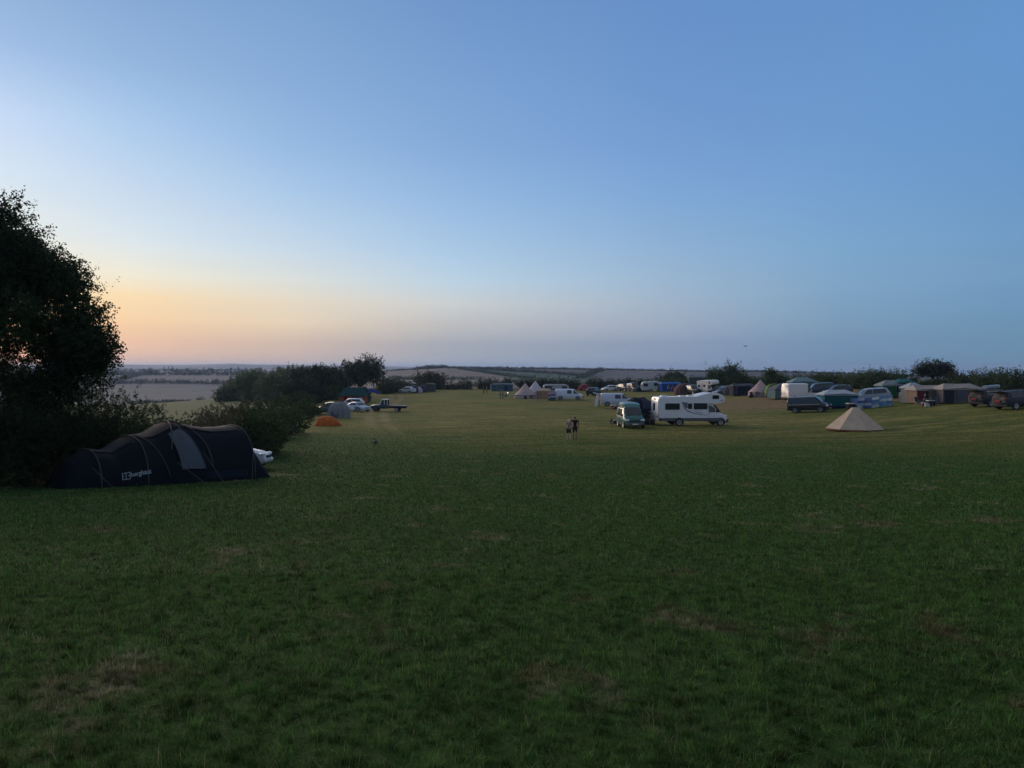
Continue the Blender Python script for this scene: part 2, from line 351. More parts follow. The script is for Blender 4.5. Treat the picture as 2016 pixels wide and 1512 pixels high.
u = np.linspace(-1, 1, 341); xs = np.sign(u) * (np.abs(u) * 40 + np.abs(u) ** 4 * 360)
ys = np.concatenate([np.linspace(-80, 0, 17)[:-1], np.linspace(0, 40, 130)[:-1], np.linspace(40, 232, 160)])
X, Y = np.meshgrid(xs, ys); Z = zf(X, Y)
nx, ny = len(xs), len(ys); idx = np.arange(nx * ny).reshape(ny, nx)
fc = np.stack([idx[:-1, :-1], idx[:-1, 1:], idx[1:, 1:], idx[1:, :-1]], -1).reshape(-1, 4)
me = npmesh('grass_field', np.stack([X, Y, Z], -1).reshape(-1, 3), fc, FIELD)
me.polygons.foreach_set('use_smooth', [True] * len(me.polygons))
a = me.attributes.new('meadow', 'FLOAT', 'POINT'); a.data.foreach_set('value', sstep(2, 8, (-X - edge(Y))).ravel().astype(np.float32))
tag(link('ground', me), kind='structure')

# ------------------------------------------------------------ hills: z tabulated by column (photo x) and forward distance
HR = [225, 300, 500, 700, 900, 1100, 1300, 1750, 2200, 2600, 3600, 5000, 6500, 9000]
def hill_row(px):
    zl = [None, 802, 795, 770, 752, 738, 742, 736, 730, 735, 728, int(0), 722, 723]
    far = np.interp(px, [0, 230, 300, 360, 420, 455, 500, 560, 620, 760, 900, 2200], [719, 717, 718.5, 718, 716.5, 715, 717, 717.5, 719, 721, 724, 724])
    ridge = np.interp(px, [560, 700, 770, 820, 880, 960, 1000, 1180, 1400, 1500, 1600, 1700, 1800, 1900, 2100, 2600], [733, 732, 729, 727, 723.5, 725, 725, 727.5, 732, 731.5, 734, 737.5, 740.5, 743, 746, 750])
    zl[11] = far
    zr = [None, 757, 753, 745, ridge, ridge + 3, ridge + 9, 736, 732, 736, 730, far, 723.5, 724]
    if px > 760:
        k = float(sstep(780, 960, px)); zr = [None if v is None else (v if i < 7 else v * (1 - k) + max(v, ridge + 2 + .3 * (i - 7)) * k) for i, v in enumerate(zr)]
    t = float(sstep(480, 680, px)); return [None if a is None else a * (1 - t) + b * t for a, b in zip(zl, zr)]
pxs = np.concatenate([np.linspace(-5200, -200, 40)[:-1], np.linspace(-200, 2300, 620), np.linspace(2300, 7400, 40)[1:]])
Ys = np.exp(np.linspace(math.log(225), math.log(9000), 150)); Hx = []; HZ = []
for px in pxs:
    tb = hill_row(px); zz = [gz((px - CX) / F * 225, 225) - .25] + [CAMZ - r * (y - HY) / F for r, y in zip(HR[1:], tb[1:])]
    HZ.append(np.interp(np.log(Ys), np.log(HR), zz))
HZ = np.array(HZ).T; K = np.array([.2, .6, .2]); 
for _ in range(2): HZ[1:-1] = .25 * HZ[:-2] + .5 * HZ[1:-1] + .25 * HZ[2:]
HXX = (pxs[None, :] - CX) / F * Ys[:, None]; HYY = np.repeat(Ys[:, None], len(pxs), 1)
HZ = HZ + (.0006 * HYY * np.sin(HXX * .004 + 2) * np.cos(HYY * .0016)) * sstep(400, 1500, HYY)
def hz(px, Y_):
    j = min(max(np.searchsorted(pxs, px), 1), len(pxs) - 1); i = min(max(np.searchsorted(Ys, Y_), 1), len(Ys) - 1)
    t = (px - pxs[j - 1]) / (pxs[j] - pxs[j - 1]); s = (Y_ - Ys[i - 1]) / (Ys[i] - Ys[i - 1])
    return float((HZ[i - 1, j - 1] * (1 - t) + HZ[i - 1, j] * t) * (1 - s) + (HZ[i, j - 1] * (1 - t) + HZ[i, j] * t) * s)
SPY = HY + (CAMZ - HZ) * F / HYY        # photo row of each hill vertex
# farm fields: straw, stubble, pasture, by boundaries that run over the slopes
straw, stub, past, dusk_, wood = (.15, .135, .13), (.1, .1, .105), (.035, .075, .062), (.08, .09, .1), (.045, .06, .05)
PXX = np.repeat(pxs[None, :], len(Ys), 0)
C = np.zeros(HZ.shape + (3,)); C[:] = stub
right = (PXX > 690) & (HYY < 1150)
b1 = np.interp(pxs, [690, 900, 960, 1000, 1060, 1150, 1190], [760, 724, 735, 741, 746, 751, 757])[None, :]     # hedge line falling to the right
b2 = np.interp(pxs, [690, 910, 1030, 1100, 1160, 1300], [724, 726, 731, 737, 742, 752])[None, :]
C[right] = straw
C[right & (PXX > 880) & (SPY < b1 + 0) & (SPY > b2)] = past
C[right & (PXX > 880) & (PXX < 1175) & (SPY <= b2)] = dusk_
C[right & (PXX > 940) & (PXX < 1190) & (SPY > b1) & (SPY < b1 + 30) & (PXX > 1000)] = (.06, .09, .07)
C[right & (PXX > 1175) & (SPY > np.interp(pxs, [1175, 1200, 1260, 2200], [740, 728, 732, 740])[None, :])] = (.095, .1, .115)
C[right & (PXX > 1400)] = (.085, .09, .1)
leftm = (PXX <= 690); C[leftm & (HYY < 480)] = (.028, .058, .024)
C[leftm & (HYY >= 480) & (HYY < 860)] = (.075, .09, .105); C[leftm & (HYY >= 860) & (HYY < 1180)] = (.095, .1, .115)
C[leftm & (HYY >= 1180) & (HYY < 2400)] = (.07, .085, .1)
n_ = np.sin(HXX * .006) * np.sin(HYY * .003 + 1) ; C[(HYY > 1200)] *= (1 + .35 * np.sign(n_))[(HYY > 1200)][:, None]
C *= (1 + rng.normal(0, .04, HZ.shape))[..., None]
hm = bpy.data.materials.new('farmland'); hm.use_nodes = True; N = hm.node_tree.nodes; L = hm.node_tree.links
at = N.new('ShaderNodeAttribute'); at.attribute_name = 'crop'; nz = N.new('ShaderNodeTexNoise'); nz.inputs['Scale'].default_value = .02; nz.inputs['Detail'].default_value = 6
gg = N.new('ShaderNodeNewGeometry'); L.new(gg.outputs['Position'], nz.inputs['Vector'])
mr = N.new('ShaderNodeMapRange'); mr.inputs[1].default_value = .3; mr.inputs[2].default_value = .7; mr.inputs[3].default_value = .82; mr.inputs[4].default_value = 1.15; L.new(nz.outputs['Fac'], mr.inputs[0])
sc = N.new('ShaderNodeVectorMath'); sc.operation = 'SCALE'; L.new(at.outputs['Color'], sc.inputs[0]); L.new(mr.outputs[0], sc.inputs['Scale'])
b = N['Principled BSDF']; L.new(sc.outputs[0], b.inputs['Base Color']); b.inputs['Roughness'].default_value = .95; b.inputs['Specular IOR Level'].default_value = .05
nx, ny = len(pxs), len(Ys); idx = np.arange(nx * ny).reshape(ny, nx)
fc = np.stack([idx[:-1, :-1], idx[:-1, 1:], idx[1:, 1:], idx[1:, :-1]], -1).reshape(-1, 4)
me = npmesh('hills', np.stack([HXX, HYY, HZ], -1).reshape(-1, 3), fc, hm); me.polygons.foreach_set('use_smooth', [True] * len(me.polygons))
ca = me.attributes.new('crop', 'FLOAT_COLOR', 'POINT'); ca.data.foreach_set('color', np.concatenate([C, np.ones(C.shape[:2] + (1,))], -1).astype(np.float32).ravel())
tag(link('hills', me), kind='structure')

# ------------------------------------------------------------ grass blades close to the camera
def in_tent(x, y):
    dx, dy = x + 14.6, y - 25.2; uu = dx * .65 + dy * .76; vv = -dx * .76 + dy * .65
    return (uu > -.6) & (uu < 9) & (vv > -.2) & (vv < 4)
GRASS = [(.5, 5, 8000, .03, .0019), (5, 9, 4600, .031, .0027), (9, 16, 1350, .034, .0047), (16, 28, 540, .036, .0085), (28, 95, 290, .037, .0125)]
def blades(y0, y1, dens, h, wd):
    q_ = lambda v: .7 * v * v + 12 * v; A0, A1 = q_(y0), q_(y1); n = int((A1 - A0) * dens)
    y = (-12 + np.sqrt(144 + 2.8 * rng.uniform(A0, A1, n))) / 1.4; hw = .7 * y + 6; x = hw * rng.uniform(-1, 1, n)
    keep = rng.random(n) < np.clip((hw + .3 - np.abs(x)) / 4, 0, 1); x, y = x[keep], y[keep]; n = len(x)
    cl = rng.random(n) < .6; sx = rng.normal(0, .012 + .0015 * y0, n); sy = rng.normal(0, .012 + .0015 * y0, n)
    q = .11; gx = np.floor(x / q); gy = np.floor(y / q)          # tussocks
    hx = (np.sin(gx * 12.9898 + gy * 78.233) * 43758.5453) % 1; hy = (np.sin(gx * 39.3 + gy * 11.1) * 24634.6345) % 1
    x = np.where(cl, (gx + hx) * q + sx * 1.6, x); y = np.where(cl, (gy + hy) * q + sy * 1.6, y)
    k = ~in_tent(x, y) & (y > .4) & ((y < 28) | (rng.random(n) < np.clip((95 - y) / 67, 0, 1) ** 1.6)); x, y, hx = x[k], y[k], hx[k]; n = len(x)
    z = zf(x, y) - .004
    hh = h * rng.gamma(5, .2, n) * (.55 + .8 * hx); long_ = rng.random(n) < .035; hh = np.where(long_, hh * 2.3, hh)
    a = rng.uniform(0, 2 * math.pi, n); lean = rng.gamma(2, .3, n) * hh; b_ = rng.uniform(0, 2 * math.pi, n); ww = wd * rng.uniform(.6, 1.3, n)
    p0 = np.stack([x - np.cos(a) * ww, y - np.sin(a) * ww, z], -1); p1 = np.stack([x + np.cos(a) * ww, y + np.sin(a) * ww, z], -1)
    p2 = np.stack([x + np.cos(b_) * lean, y + np.sin(b_) * lean, z + hh], -1)
    mx, my = x + np.cos(b_) * lean * .35, y + np.sin(b_) * lean * .35; w2 = ww * .7
    p3 = np.stack([mx + np.cos(a) * w2, my + np.sin(a) * w2, z + hh * .62], -1); p4 = np.stack([mx - np.cos(a) * w2, my - np.sin(a) * w2, z + hh * .62], -1)
    v = np.stack([p0, p1, p3, p4, p2], 1).reshape(-1, 3); o = np.arange(n)[:, None] * 5
    f = np.concatenate([o + [0, 1, 3], o + [1, 2, 3], o + [3, 2, 4]], 0)
    return v, f
VV = []; FF = []; off = 0
for args in GRASS:
    v, f = blades(*args); VV.append(v); FF.append(f + off); off += len(v)
me = npmesh('grass_blades', np.concatenate(VV), np.concatenate(FF), BLADE, 3)
tag(link('grass', me), 'short dark green grass blades with dry tufts in the foreground', 'grass', kind='stuff')

# ------------------------------------------------------------ foliage
def leaves(lobes, n, size, shell=.65, tw=26, spread=None, low=None):
    """lobes (cx,cy,cz,rx,ry,rz); leaf diamonds gathered on twigs over and inside the lobes"""
    lb = np.array(lobes, float); ar = lb[:, 3] * lb[:, 5] + lb[:, 4] * lb[:, 5] + lb[:, 3] * lb[:, 4]
    nt_ = max(8, n // tw); k = rng.choice(len(lb), nt_, p=ar / ar.sum()); d = rng.normal(size=(nt_, 3)); d /= np.linalg.norm(d, axis=1)[:, None]
    r = np.where(rng.random(nt_) < shell, rng.uniform(.74, 1.02, nt_), rng.uniform(.1, .8, nt_) )
    r *= 1 + .16 * np.sin(d[:, 0] * 7 + k) * np.cos(d[:, 2] * 6 + 2 * k)
    c = lb[k, :3] + d * lb[k, 3:] * r[:, None]
    sp = spread or size * 2.6
    out = d.copy(); out[:, 2] += .25
    j = np.repeat(np.arange(nt_), tw); t = rng.uniform(-1, 1, len(j)); out = out + rng.normal(0, .55, out.shape)
    p = c[j] + out[j] * (t * sp * .9)[:, None] + rng.normal(0, sp * .27, (len(j), 3)) * (1.15 - .5 * np.abs(t))[:, None]
    if low is not None: p = p[p[:, 2] > low(p[:, 0], p[:, 1])]
    m = len(p); s = size * rng.uniform(.55, 1.25, m)
    a = rng.normal(size=(m, 3)); a /= np.linalg.norm(a, axis=1)[:, None]; b_ = np.cross(a, rng.normal(size=(m, 3))); b_ /= np.linalg.norm(b_, axis=1)[:, None]
    a *= (s * .5)[:, None]; b_ *= (s * .3)[:, None]
    v = np.stack([p - a, p + b_, p + a, p - b_], 1).reshape(-1, 3)
    return v, np.arange(m * 4).reshape(-1, 4)
def limb_mesh(base, tops, r, seed=0):
    rd = random.Random(seed); b = MB(); base = Vector(base)
    zt = sum(t.z for t in tops) / len(tops); fork = base + Vector((rd.uniform(-.1, .1), 0, (zt - base.z) * .4))
    b.tube([base, base.lerp(fork, .5) + Vector((rd.uniform(-.1, .1), 0, 0)), fork], r, 8, r * .7)
    for t in tops:
        mid = fork.lerp(t, .5) + Vector((rd.uniform(-.2, .2), rd.uniform(-.2, .2), .15))
        b.tube([fork, mid, t], r * .55, 6, r * .12)
        for q in range(3):
            e = mid.lerp(t, rd.random()) ; b.tube([e, e + Vector((rd.uniform(-1, 1), rd.uniform(-1, 1), rd.uniform(.1, .8))) * r * 4], r * .18, 5, r * .05)
    return b
def tree(name, label, cat, lobes, n, leaf, m, group=None, trunk=.15, shell=.65, tw=26, spread=None, base=None, woody='trunk'):
    lb = lobes; cx = sum(l[0] for l in lb) / len(lb); cy = sum(l[1] for l in lb) / len(lb)
    gx, gy = base or (cx, cy); g0 = gz(gx, gy) if gy < 230 else min(l[2] - l[5] for l in lb)
    o = thing(name, label, cat, (gx, gy, g0), 0, group)
    v, f = leaves(lb, n, leaf, shell, tw, spread, low=(lambda x, y: zf(x, y) + .02) if gy < 230 else None)
    v = v - np.array([gx, gy, g0]); fo = link('crown', npmesh('crown', v, f, m), o)
    tops = [Vector((l[0] - gx, l[1] - gy, l[2] - g0)) for l in lb[:7]]
    t = limb_mesh((0, 0, -.1), tops, trunk, len(label)); t.build(woody, BARK, o, 60)
    return o
def lobe(px, py, rpx, rpy, D, dy=0, ry=None):
    s = D / F; return ((px - CX) * s, D + dy, CAMZ - (py - HY) * s, rpx * s, (ry or rpx * s * .8), rpy * s)
# ------------------------------------------------------------ vegetation
def near_lobes():
    D = 24; L_ = []; rd = random.Random(4)
    big = [(-60, 500, 125, 100, 0), (6, 468, 60, 70, .5), (55, 505, 54, 64, -.5), (98, 566, 48, 56, 0), (136, 596, 42, 50, .6), (164, 640, 32, 44, -.3), (40, 620, 95, 85, -1), (-60, 640, 130, 120, 0), (10, 560, 100, 100, 1.5), (80, 720, 80, 55, 0), (160, 716, 36, 32, .5), (150, 745, 70, 34, .3), (40, 770, 90, 40, .2), (145, 690, 60, 30, .3), (180, 672, 24, 30, 0), (130, 670, 40, 30, -.5)]
    for px, py, rx, ry, dy in big:
        sp = 1 if px < 100 and py < 640 else .45
        c = lobe(px, py, rx, ry, D, dy)
        if sp == 1: L_.append((c[0], c[1], c[2], c[3] * .75, c[4] * .75, c[5] * .75))
        k = int(5 + 9 * sp * rx / 60)
        for _ in range(k):
            a = rd.uniform(0, 6.283); q = rd.uniform(.35, .88); r = rd.uniform(.38, .75)
            L_.append((c[0] + math.cos(a) * q * c[3], c[1] + rd.uniform(-.7, .7) * c[4] * (.5 if sp < 1 else 1), c[2] + math.sin(a) * q * c[5], r * 1.15, r, r * .7))
    return L_
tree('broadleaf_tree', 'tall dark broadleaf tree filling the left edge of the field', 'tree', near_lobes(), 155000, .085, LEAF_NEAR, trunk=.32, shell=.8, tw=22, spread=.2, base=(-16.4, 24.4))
def bush_lobes(px0, px1, top0, top1, D0, D1, n, seed, fat=1.0):
    rd = random.Random(seed); L_ = []
    for i in range(n):
        t = (i + .5) / n; D = D0 + (D1 - D0) * t; px = px0 + (px1 - px0) * t; top = top0 + (top1 - top0) * t + rd.uniform(-5, 5)
        x = (px - CX) / F * D; g = gz(x, D); zt = ZY(top, D); h = max(.6, zt - g); rr = h * .55 * fat
        L_.append((x, D, zt - rr * .9, rr * rd.uniform(.8, 1.2), rr, rr)); L_.append((x + rd.uniform(-.4, .4), D + rd.uniform(-.4, .4), g + h * .3, rr * 1.25, rr * 1.1, h * .42))
        L_.append((x + rd.uniform(-.9, .9) * rr, D - rr * .5, g + h * rd.uniform(.4, .6), rr * .7, rr * .7, rr * .6))
    return L_
GB = 'hedge bushes along the left side of the field'
for lab, a, n, m in [
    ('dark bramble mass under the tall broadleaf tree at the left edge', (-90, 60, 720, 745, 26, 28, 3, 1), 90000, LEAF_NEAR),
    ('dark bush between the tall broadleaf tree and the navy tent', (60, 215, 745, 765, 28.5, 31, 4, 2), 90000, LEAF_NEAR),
    ('rounded bush sloping down behind the navy tent left end', (225, 320, 776, 820, 32, 34, 3, 3), 48000, LEAF_HEDGE),
    ('low dark bush directly behind the ridge of the navy tent', (320, 400, 828, 824, 38, 41, 2, 4), 22000, LEAF_HEDGE),
    ('brownish bush below the pale green meadow', (385, 450, 806, 800, 38, 44, 2, 5), 34000, LEAF_OLIVE),
    ('reddish green bush right of the gap to the meadow', (462, 515, 796, 788, 46, 50, 2, 6), 36000, LEAF_OLIVE),
    ('big dark hedge bush above the parked silver car', (470, 530, 815, 806, 42, 46, 2, 7), 40000, LEAF_HEDGE),
    ('dark hedge bush where the field edge bends left', (525, 580, 788, 786, 58, 70, 2, 8), 34000, LEAF_HEDGE),
    ('hedge bush left of the dark hatchback', (590, 625, 790, 788, 84, 100, 2, 9), 16000, LEAF_HEDGE)]:
    tree('hedge_bush', lab, 'bush', bush_lobes(*a), int(n * 1.35), .07 if a[4] < 40 else .075 + .0007 * a[4], m, GB, trunk=.06, base=None, spread=.12, woody='stem')
GT = 'trees of the small wood beyond the left hedge'
for lab, lb, n, lf, m in [
    ('pale green tree at the left tip of the small wood', [(462, 782, 34, 26, 190), (480, 765, 34, 26, 190), (440, 795, 20, 12, 190)], 16000, .42, LEAF_WOOD),
    ('pale green tree second from the left in the small wood', [(510, 755, 36, 24, 180), (530, 775, 44, 26, 180), (495, 785, 34, 20, 180)], 18000, .4, LEAF_WOOD),
    ('mid green tree in the middle of the small wood', [(560, 742, 34, 18, 165), (555, 765, 44, 30, 165), (585, 775, 38, 28, 165)], 18000, .38, LEAF_WOOD),
    ('dark spreading tree at the front of the small wood', [(585, 750, 36, 22, 135), (620, 740, 40, 20, 135), (600, 775, 55, 30, 135), (570, 785, 36, 22, 135)], 24000, .3, LEAF_FAR),
    ('dark rounded tree at the right of the small wood', [(650, 744, 30, 20, 150), (650, 768, 34, 26, 150), (625, 778, 36, 22, 150)], 22000, .3, LEAF_FAR),
    ('low dark tree filling the gap left of the green and orange tent', [(630, 785, 30, 18, 140), (600, 790, 34, 16, 130), (655, 778, 20, 18, 145)], 18000, .25, LEAF_HEDGE)]:
    tree('wood_tree', lab, 'tree', [lobe(a, b_, c, d, D, random.Random(a + b_).uniform(-4, 4)) for a, b_, c, d, D in lb], int(n * 2.2), lf * .82, m, GT, trunk=.25, shell=.75, spread=lf * 1.6)
tree('round_tree', 'rounded tree with visible forked stems behind the blue parasol', 'tree', [lobe(*a) for a in [(726, 722, 24, 20, 165), (700, 728, 22, 16, 165, 1), (742, 738, 17, 18, 165), (712, 740, 30, 16, 165, -1), (690, 745, 20, 15, 165), (680, 722, 12, 8, 165)]],
     15000, .34, LEAF_FAR, trunk=.4, shell=.8)
tree('copse_tree', 'olive clump of trees behind the small blue tents by the far hedge', 'tree', [lobe(*a) for a in [(828, 747, 14, 9, 215), (848, 743, 14, 9, 215), (866, 747, 12, 9, 215), (846, 754, 30, 9, 215)]], 9000, .42, LEAF_OLIVE, trunk=.2)
tree('field_tree', 'small round lone tree standing on the far left meadow', 'tree', [(lambda x, D: (x, D, hz(394, D) + 1.6, 1.75, 1.7, 1.5))((394 - CX) / F * 300, 300)], 3000, .3, LEAF_FAR, trunk=.12)
def hedge(name, label, cat, pts, n, lf, m, group=None, depth=2.2, seed=3):
    n = int(n * 2.1); lf *= .85
    rd = random.Random(seed); L_ = []
    for (p0, d0, t0), (p1, d1, t1) in zip(pts[:-1], pts[1:]):
        x0, x1 = (p0 - CX) / F * d0, (p1 - CX) / F * d1; ln = math.hypot(x1 - x0, d1 - d0); k = max(1, int(ln / 2.0))
        for i in range(k):
            t = (i + rd.random()) / k; D = d0 + (d1 - d0) * t; x = x0 + (x1 - x0) * t; g = gz(x, D) if D < 228 else hz(CX + x / D * F, D)
            h = max(.5, ZY(t0 + (t1 - t0) * t, D) - g) * rd.uniform(.85, 1.06)
            L_.append((x, D + rd.uniform(-.5, .5), g + h * .5, rd.uniform(1.5, 2.4), depth * .5, h * .52)); L_.append((x + rd.uniform(-1, 1), D, g + h * .25, 1.8, depth * .5, h * .3))
    return tree(name, label, cat, L_, n, lf, m, group, trunk=.05, shell=.75, woody='stem')
GH = 'hedges along the far side of the field'
hedge('hedge', 'dark far hedge left of the small tan tent and teal tent', 'hedge', [(755, 175, 748), (800, 205, 753), (860, 212, 753), (935, 213, 750)], 16000, .38, LEAF_FAR, GH, 4, 1)
hedge('hedge', 'dark far hedge behind the two pale bell tents', 'hedge', [(935, 213, 750), (1000, 214, 748), (1060, 214, 747), (1110, 212, 749)], 17000, .38, LEAF_FAR, GH, 3, 2)
hedge('hedge', 'dark far hedge behind the red tent and black car', 'hedge', [(1110, 212, 749), (1150, 210, 747), (1190, 208, 750), (1240, 208, 749), (1300, 206, 751)], 17000, .38, LEAF_FAR, GH, 3, 3)
hedge('hedge', 'green hedge behind the blue awning and luton camper', 'hedge', [(1300, 204, 750), (1350, 202, 749), (1400, 200, 748), (1440, 196, 750)], 13000, .38, LEAF_HEDGE, GH, 3, 4)
hedge('hedge', 'overgrown hedge behind the pink bell tent on the right', 'hedge', [(1440, 190, 748), (1500, 175, 744), (1560, 165, 742), (1600, 160, 744)], 16000, .33, LEAF_HEDGE, GH, 4, 5)
hedge('hedge', 'tall hedge behind the silver pickup and windbreak', 'hedge', [(1600, 150, 741), (1650, 145, 738), (1700, 138, 731), (1750, 132, 727), (1795, 130, 732)], 20000, .28, LEAF_HEDGE, GH, 4, 6)
hedge('hedge', 'dark hedge behind the beige frame tents', 'hedge', [(1780, 130, 750), (1850, 126, 750), (1900, 122, 748)], 16000, .26, LEAF_HEDGE, GH, 3.5, 7)
hedge('hedge', 'tall hedge with ragged top at the right edge of the field', 'hedge', [(1895, 120, 746), (1925, 118, 732), (1965, 114, 729), (2010, 110, 719), (2100, 105, 716)], 22000, .25, LEAF_HEDGE, GH, 4, 8)
tree('hawthorn_tree', 'grey green bushy tree behind the blue awning', 'tree', [lobe(*a) for a in [(1322, 744, 16, 9, 212), (1336, 742, 12, 8, 212), (1312, 750, 16, 8, 212), (1345, 750, 10, 7, 212)]], 7000, .4, LEAF_FAR, trunk=.2)
tree('ragged_tree', 'ragged green tree with twiggy top behind the luton camper', 'tree', [lobe(*a) for a in [(1440, 726, 15, 13, 175), (1420, 738, 24, 13, 175), (1448, 742, 22, 14, 175), (1400, 732, 8, 7, 175), (1405, 750, 20, 9, 175), (1462, 750, 14, 10, 175), (1428, 752, 38, 10, 175)]], 15000, .3, LEAF_HEDGE, trunk=.3, spread=.9)
tree('ragged_tree', 'narrow bushy tree above the grey domed tent', 'tree', [lobe(*a) for a in [(1516, 737, 10, 9, 165), (1522, 748, 14, 9, 165), (1535, 745, 8, 5, 165)]], 5000, .3, LEAF_HEDGE, trunk=.2)
tree('hedge_tree', 'low bushy tree above the black camper van', 'tree', [lobe(*a) for a in [(1612, 747, 14, 9, 150), (1626, 752, 14, 9, 150), (1602, 753, 10, 7, 150)]], 6000, .28, LEAF_HEDGE, trunk=.2)
tree('oak_tree', 'round crowned tree against the sky above the beige frame tents', 'tree', [lobe(*a) for a in [(1838, 723, 22, 13, 128), (1815, 729, 15, 11, 128), (1862, 728, 15, 11, 128), (1842, 733, 28, 7, 128), (1872, 733, 8, 6, 128)]], 13000, .22, LEAF_FAR, trunk=.25, shell=.8)
tree('hedge_tree', 'brownish green bush right of the round crowned tree', 'tree', [lobe(*a) for a in [(1882, 747, 17, 12, 124), (1896, 754, 12, 9, 124)]], 6000, .22, LEAF_OLIVE, trunk=.15)
# far hills: hedgerows and copses
def hillrow(name, label, cat, pts, hgt, n, lf, group=None, seed=1, fat=1.0):
    rd = random.Random(seed); L_ = []
    for (p0, d0), (p1, d1) in zip(pts[:-1], pts[1:]):
        x0, x1 = (p0 - CX) / F * d0, (p1 - CX) / F * d1; ln = math.hypot(x1 - x0, d1 - d0); k = max(1, int(ln / (hgt * 1.15)))
        for i in range(k + 1):
            t = (i + rd.uniform(-.2, .2)) / k; D = d0 + (d1 - d0) * t; x = x0 + (x1 - x0) * t; h = hgt * rd.uniform(.75, 1.15)
            L_.append((x, D, hz(CX + x / D * F, D) + h * .4, hgt * 1.2 * fat, hgt * .9, h * .6))
    v, f = leaves(L_, int(n * 3.4), lf * .66, .7, 20, lf * .9)
    o = tag(link(name, npmesh(name, v, f, LEAF_FAR)), label, cat, group); return o
def row_D(px, py):          # forward distance at which a hill column shows on photo row py (nearest)
    for D in np.linspace(330, 1150, 800):
        if HY + (CAMZ - hz(px, D)) * F / D <= py: return float(D)
    return 1000.
GR = 'hedgerows between fields on the far hills'
hillrow('hedgerow', 'thin dark hedgerow running along the crest of the far ridge', 'hedgerow', [(880, 905), (1000, 900), (1180, 900), (1400, 900), (1640, 900), (1900, 900)], 2.0, 34000, .9, GR, 1)
hillrow('hedgerow', 'hedgerow falling to the right beside the pale straw field', 'hedgerow', [(905, row_D(905, 727)), (960, row_D(960, 735)), (1000, row_D(1000, 741)), (1050, row_D(1050, 745))], 2.6, 5000, .9, GR, 2)
hillrow('hedgerow', 'long hedgerow crossing the green slope above the bell tents', 'hedgerow', [(935, row_D(935, 727)), (1010, row_D(1010, 731)), (1090, row_D(1090, 736)), (1150, row_D(1150, 741))], 2.8, 7000, .9, GR, 3)
hillrow('hedgerow', 'hedgerow rising to the right towards the ridge above the red tent', 'hedgerow', [(1140, row_D(1140, 745)), (1160, row_D(1160, 738)), (1185, row_D(1185, 730))], 3.5, 5000, .9, GR, 4)
hillrow('woodland_strip', 'dark tree line across the top of the left hillside', 'trees', [(-100, 1130), (230, 1120), (300, 1110), (380, 1115), (480, 1120), (600, 1120)], 8.5, 9000, 2.6, None, 5)
hillrow('hedgerow', 'dark hedgerow across the middle of the left hillside', 'hedgerow', [(100, 800), (235, 850), (320, 860), (430, 840), (500, 835)], 4.5, 7000, 1.3, GR, 6)
hillrow('hedgerow', 'hedgerow climbing the left hillside beside the near tree', 'hedgerow', [(222, 880), (245, 960), (272, 1080)], 4.5, 4000, 1.4, GR, 7)
hillrow('hedgerow', 'low hedge at the foot of the left hillside', 'hedgerow', [(255, 480), (290, 500), (330, 505), (372, 480)], 2.2, 3000, .8, GR, 8)
hillrow('hedgerow', 'far dark hedgerow on the blue hill at left', 'hedgerow', [(200, 2150), (300, 2170), (440, 2190), (520, 2200)], 5, 4000, 2.4, GR, 9)
hillrow('copse', 'dark copse standing on the far ridge', 'trees', [(822, 900), (840, 905), (852, 905), (874, 903)], 3.8, 4500, 1.0, None, 10, 1.1)
hillrow('hedgerow', 'low scrub on the ridge left of the copse', 'hedgerow', [(765, 880), (790, 890), (818, 898)], 1.8, 1500, .8, GR, 11)
hillrow('hedgerow', 'hedgerow along the foot of the straw field', 'hedgerow', [(770, row_D(770, 746)), (840, row_D(840, 749)), (940, row_D(940, 747))], 2.6, 4000, .8, GR, 12)
hillrow('copse', 'dusky copse on the slope above the left of the pink bell tent', 'trees', [(1470, 420), (1490, 430), (1512, 425)], 3.2, 3500, .6, None, 13)
# ------------------------------------------------------------ vehicles (local +x is the front, z up, origin on the ground)
def wheel(parent, x, y, r, w=.2, rim=RIM):
    s = 1 if y > 0 else -1
    o = MB().lathe([(r * .6, -w / 2), (r * .93, -w / 2), (r, -w * .3), (r, w * .3), (r * .93, w / 2), (r * .6, w / 2)], n=20, axis='y').build('wheel', TYRE, parent, 40)
    o.location = (x, y, r)
    h = MB().lathe([(.02, 0), (r * .2, .012 * s), (r * .3, -.008 * s), (r * .55, .01 * s), (r * .64, .02 * s), (r * .64, -.03 * s)][:: 1], (0, s * (w / 2 - .004), 0), 14, 'y').build('rim', rim, o, 30)
    return o
def arch(parent, x, y, r):           # dark wheel housing
    s = 1 if y > 0 else -1; n = 14; pts = [(x + math.cos(t) * r, y, r * .78 + math.sin(t) * r) for t in [math.pi * k / n for k in range(n + 1)]]
    pts = [(x + r, y, r * .35)] + pts + [(x - r, y, r * .35)]
    if s > 0: pts = pts[::-1]
    return MB().panel(pts, .01).build('wheel_arch', BLACKP, parent)
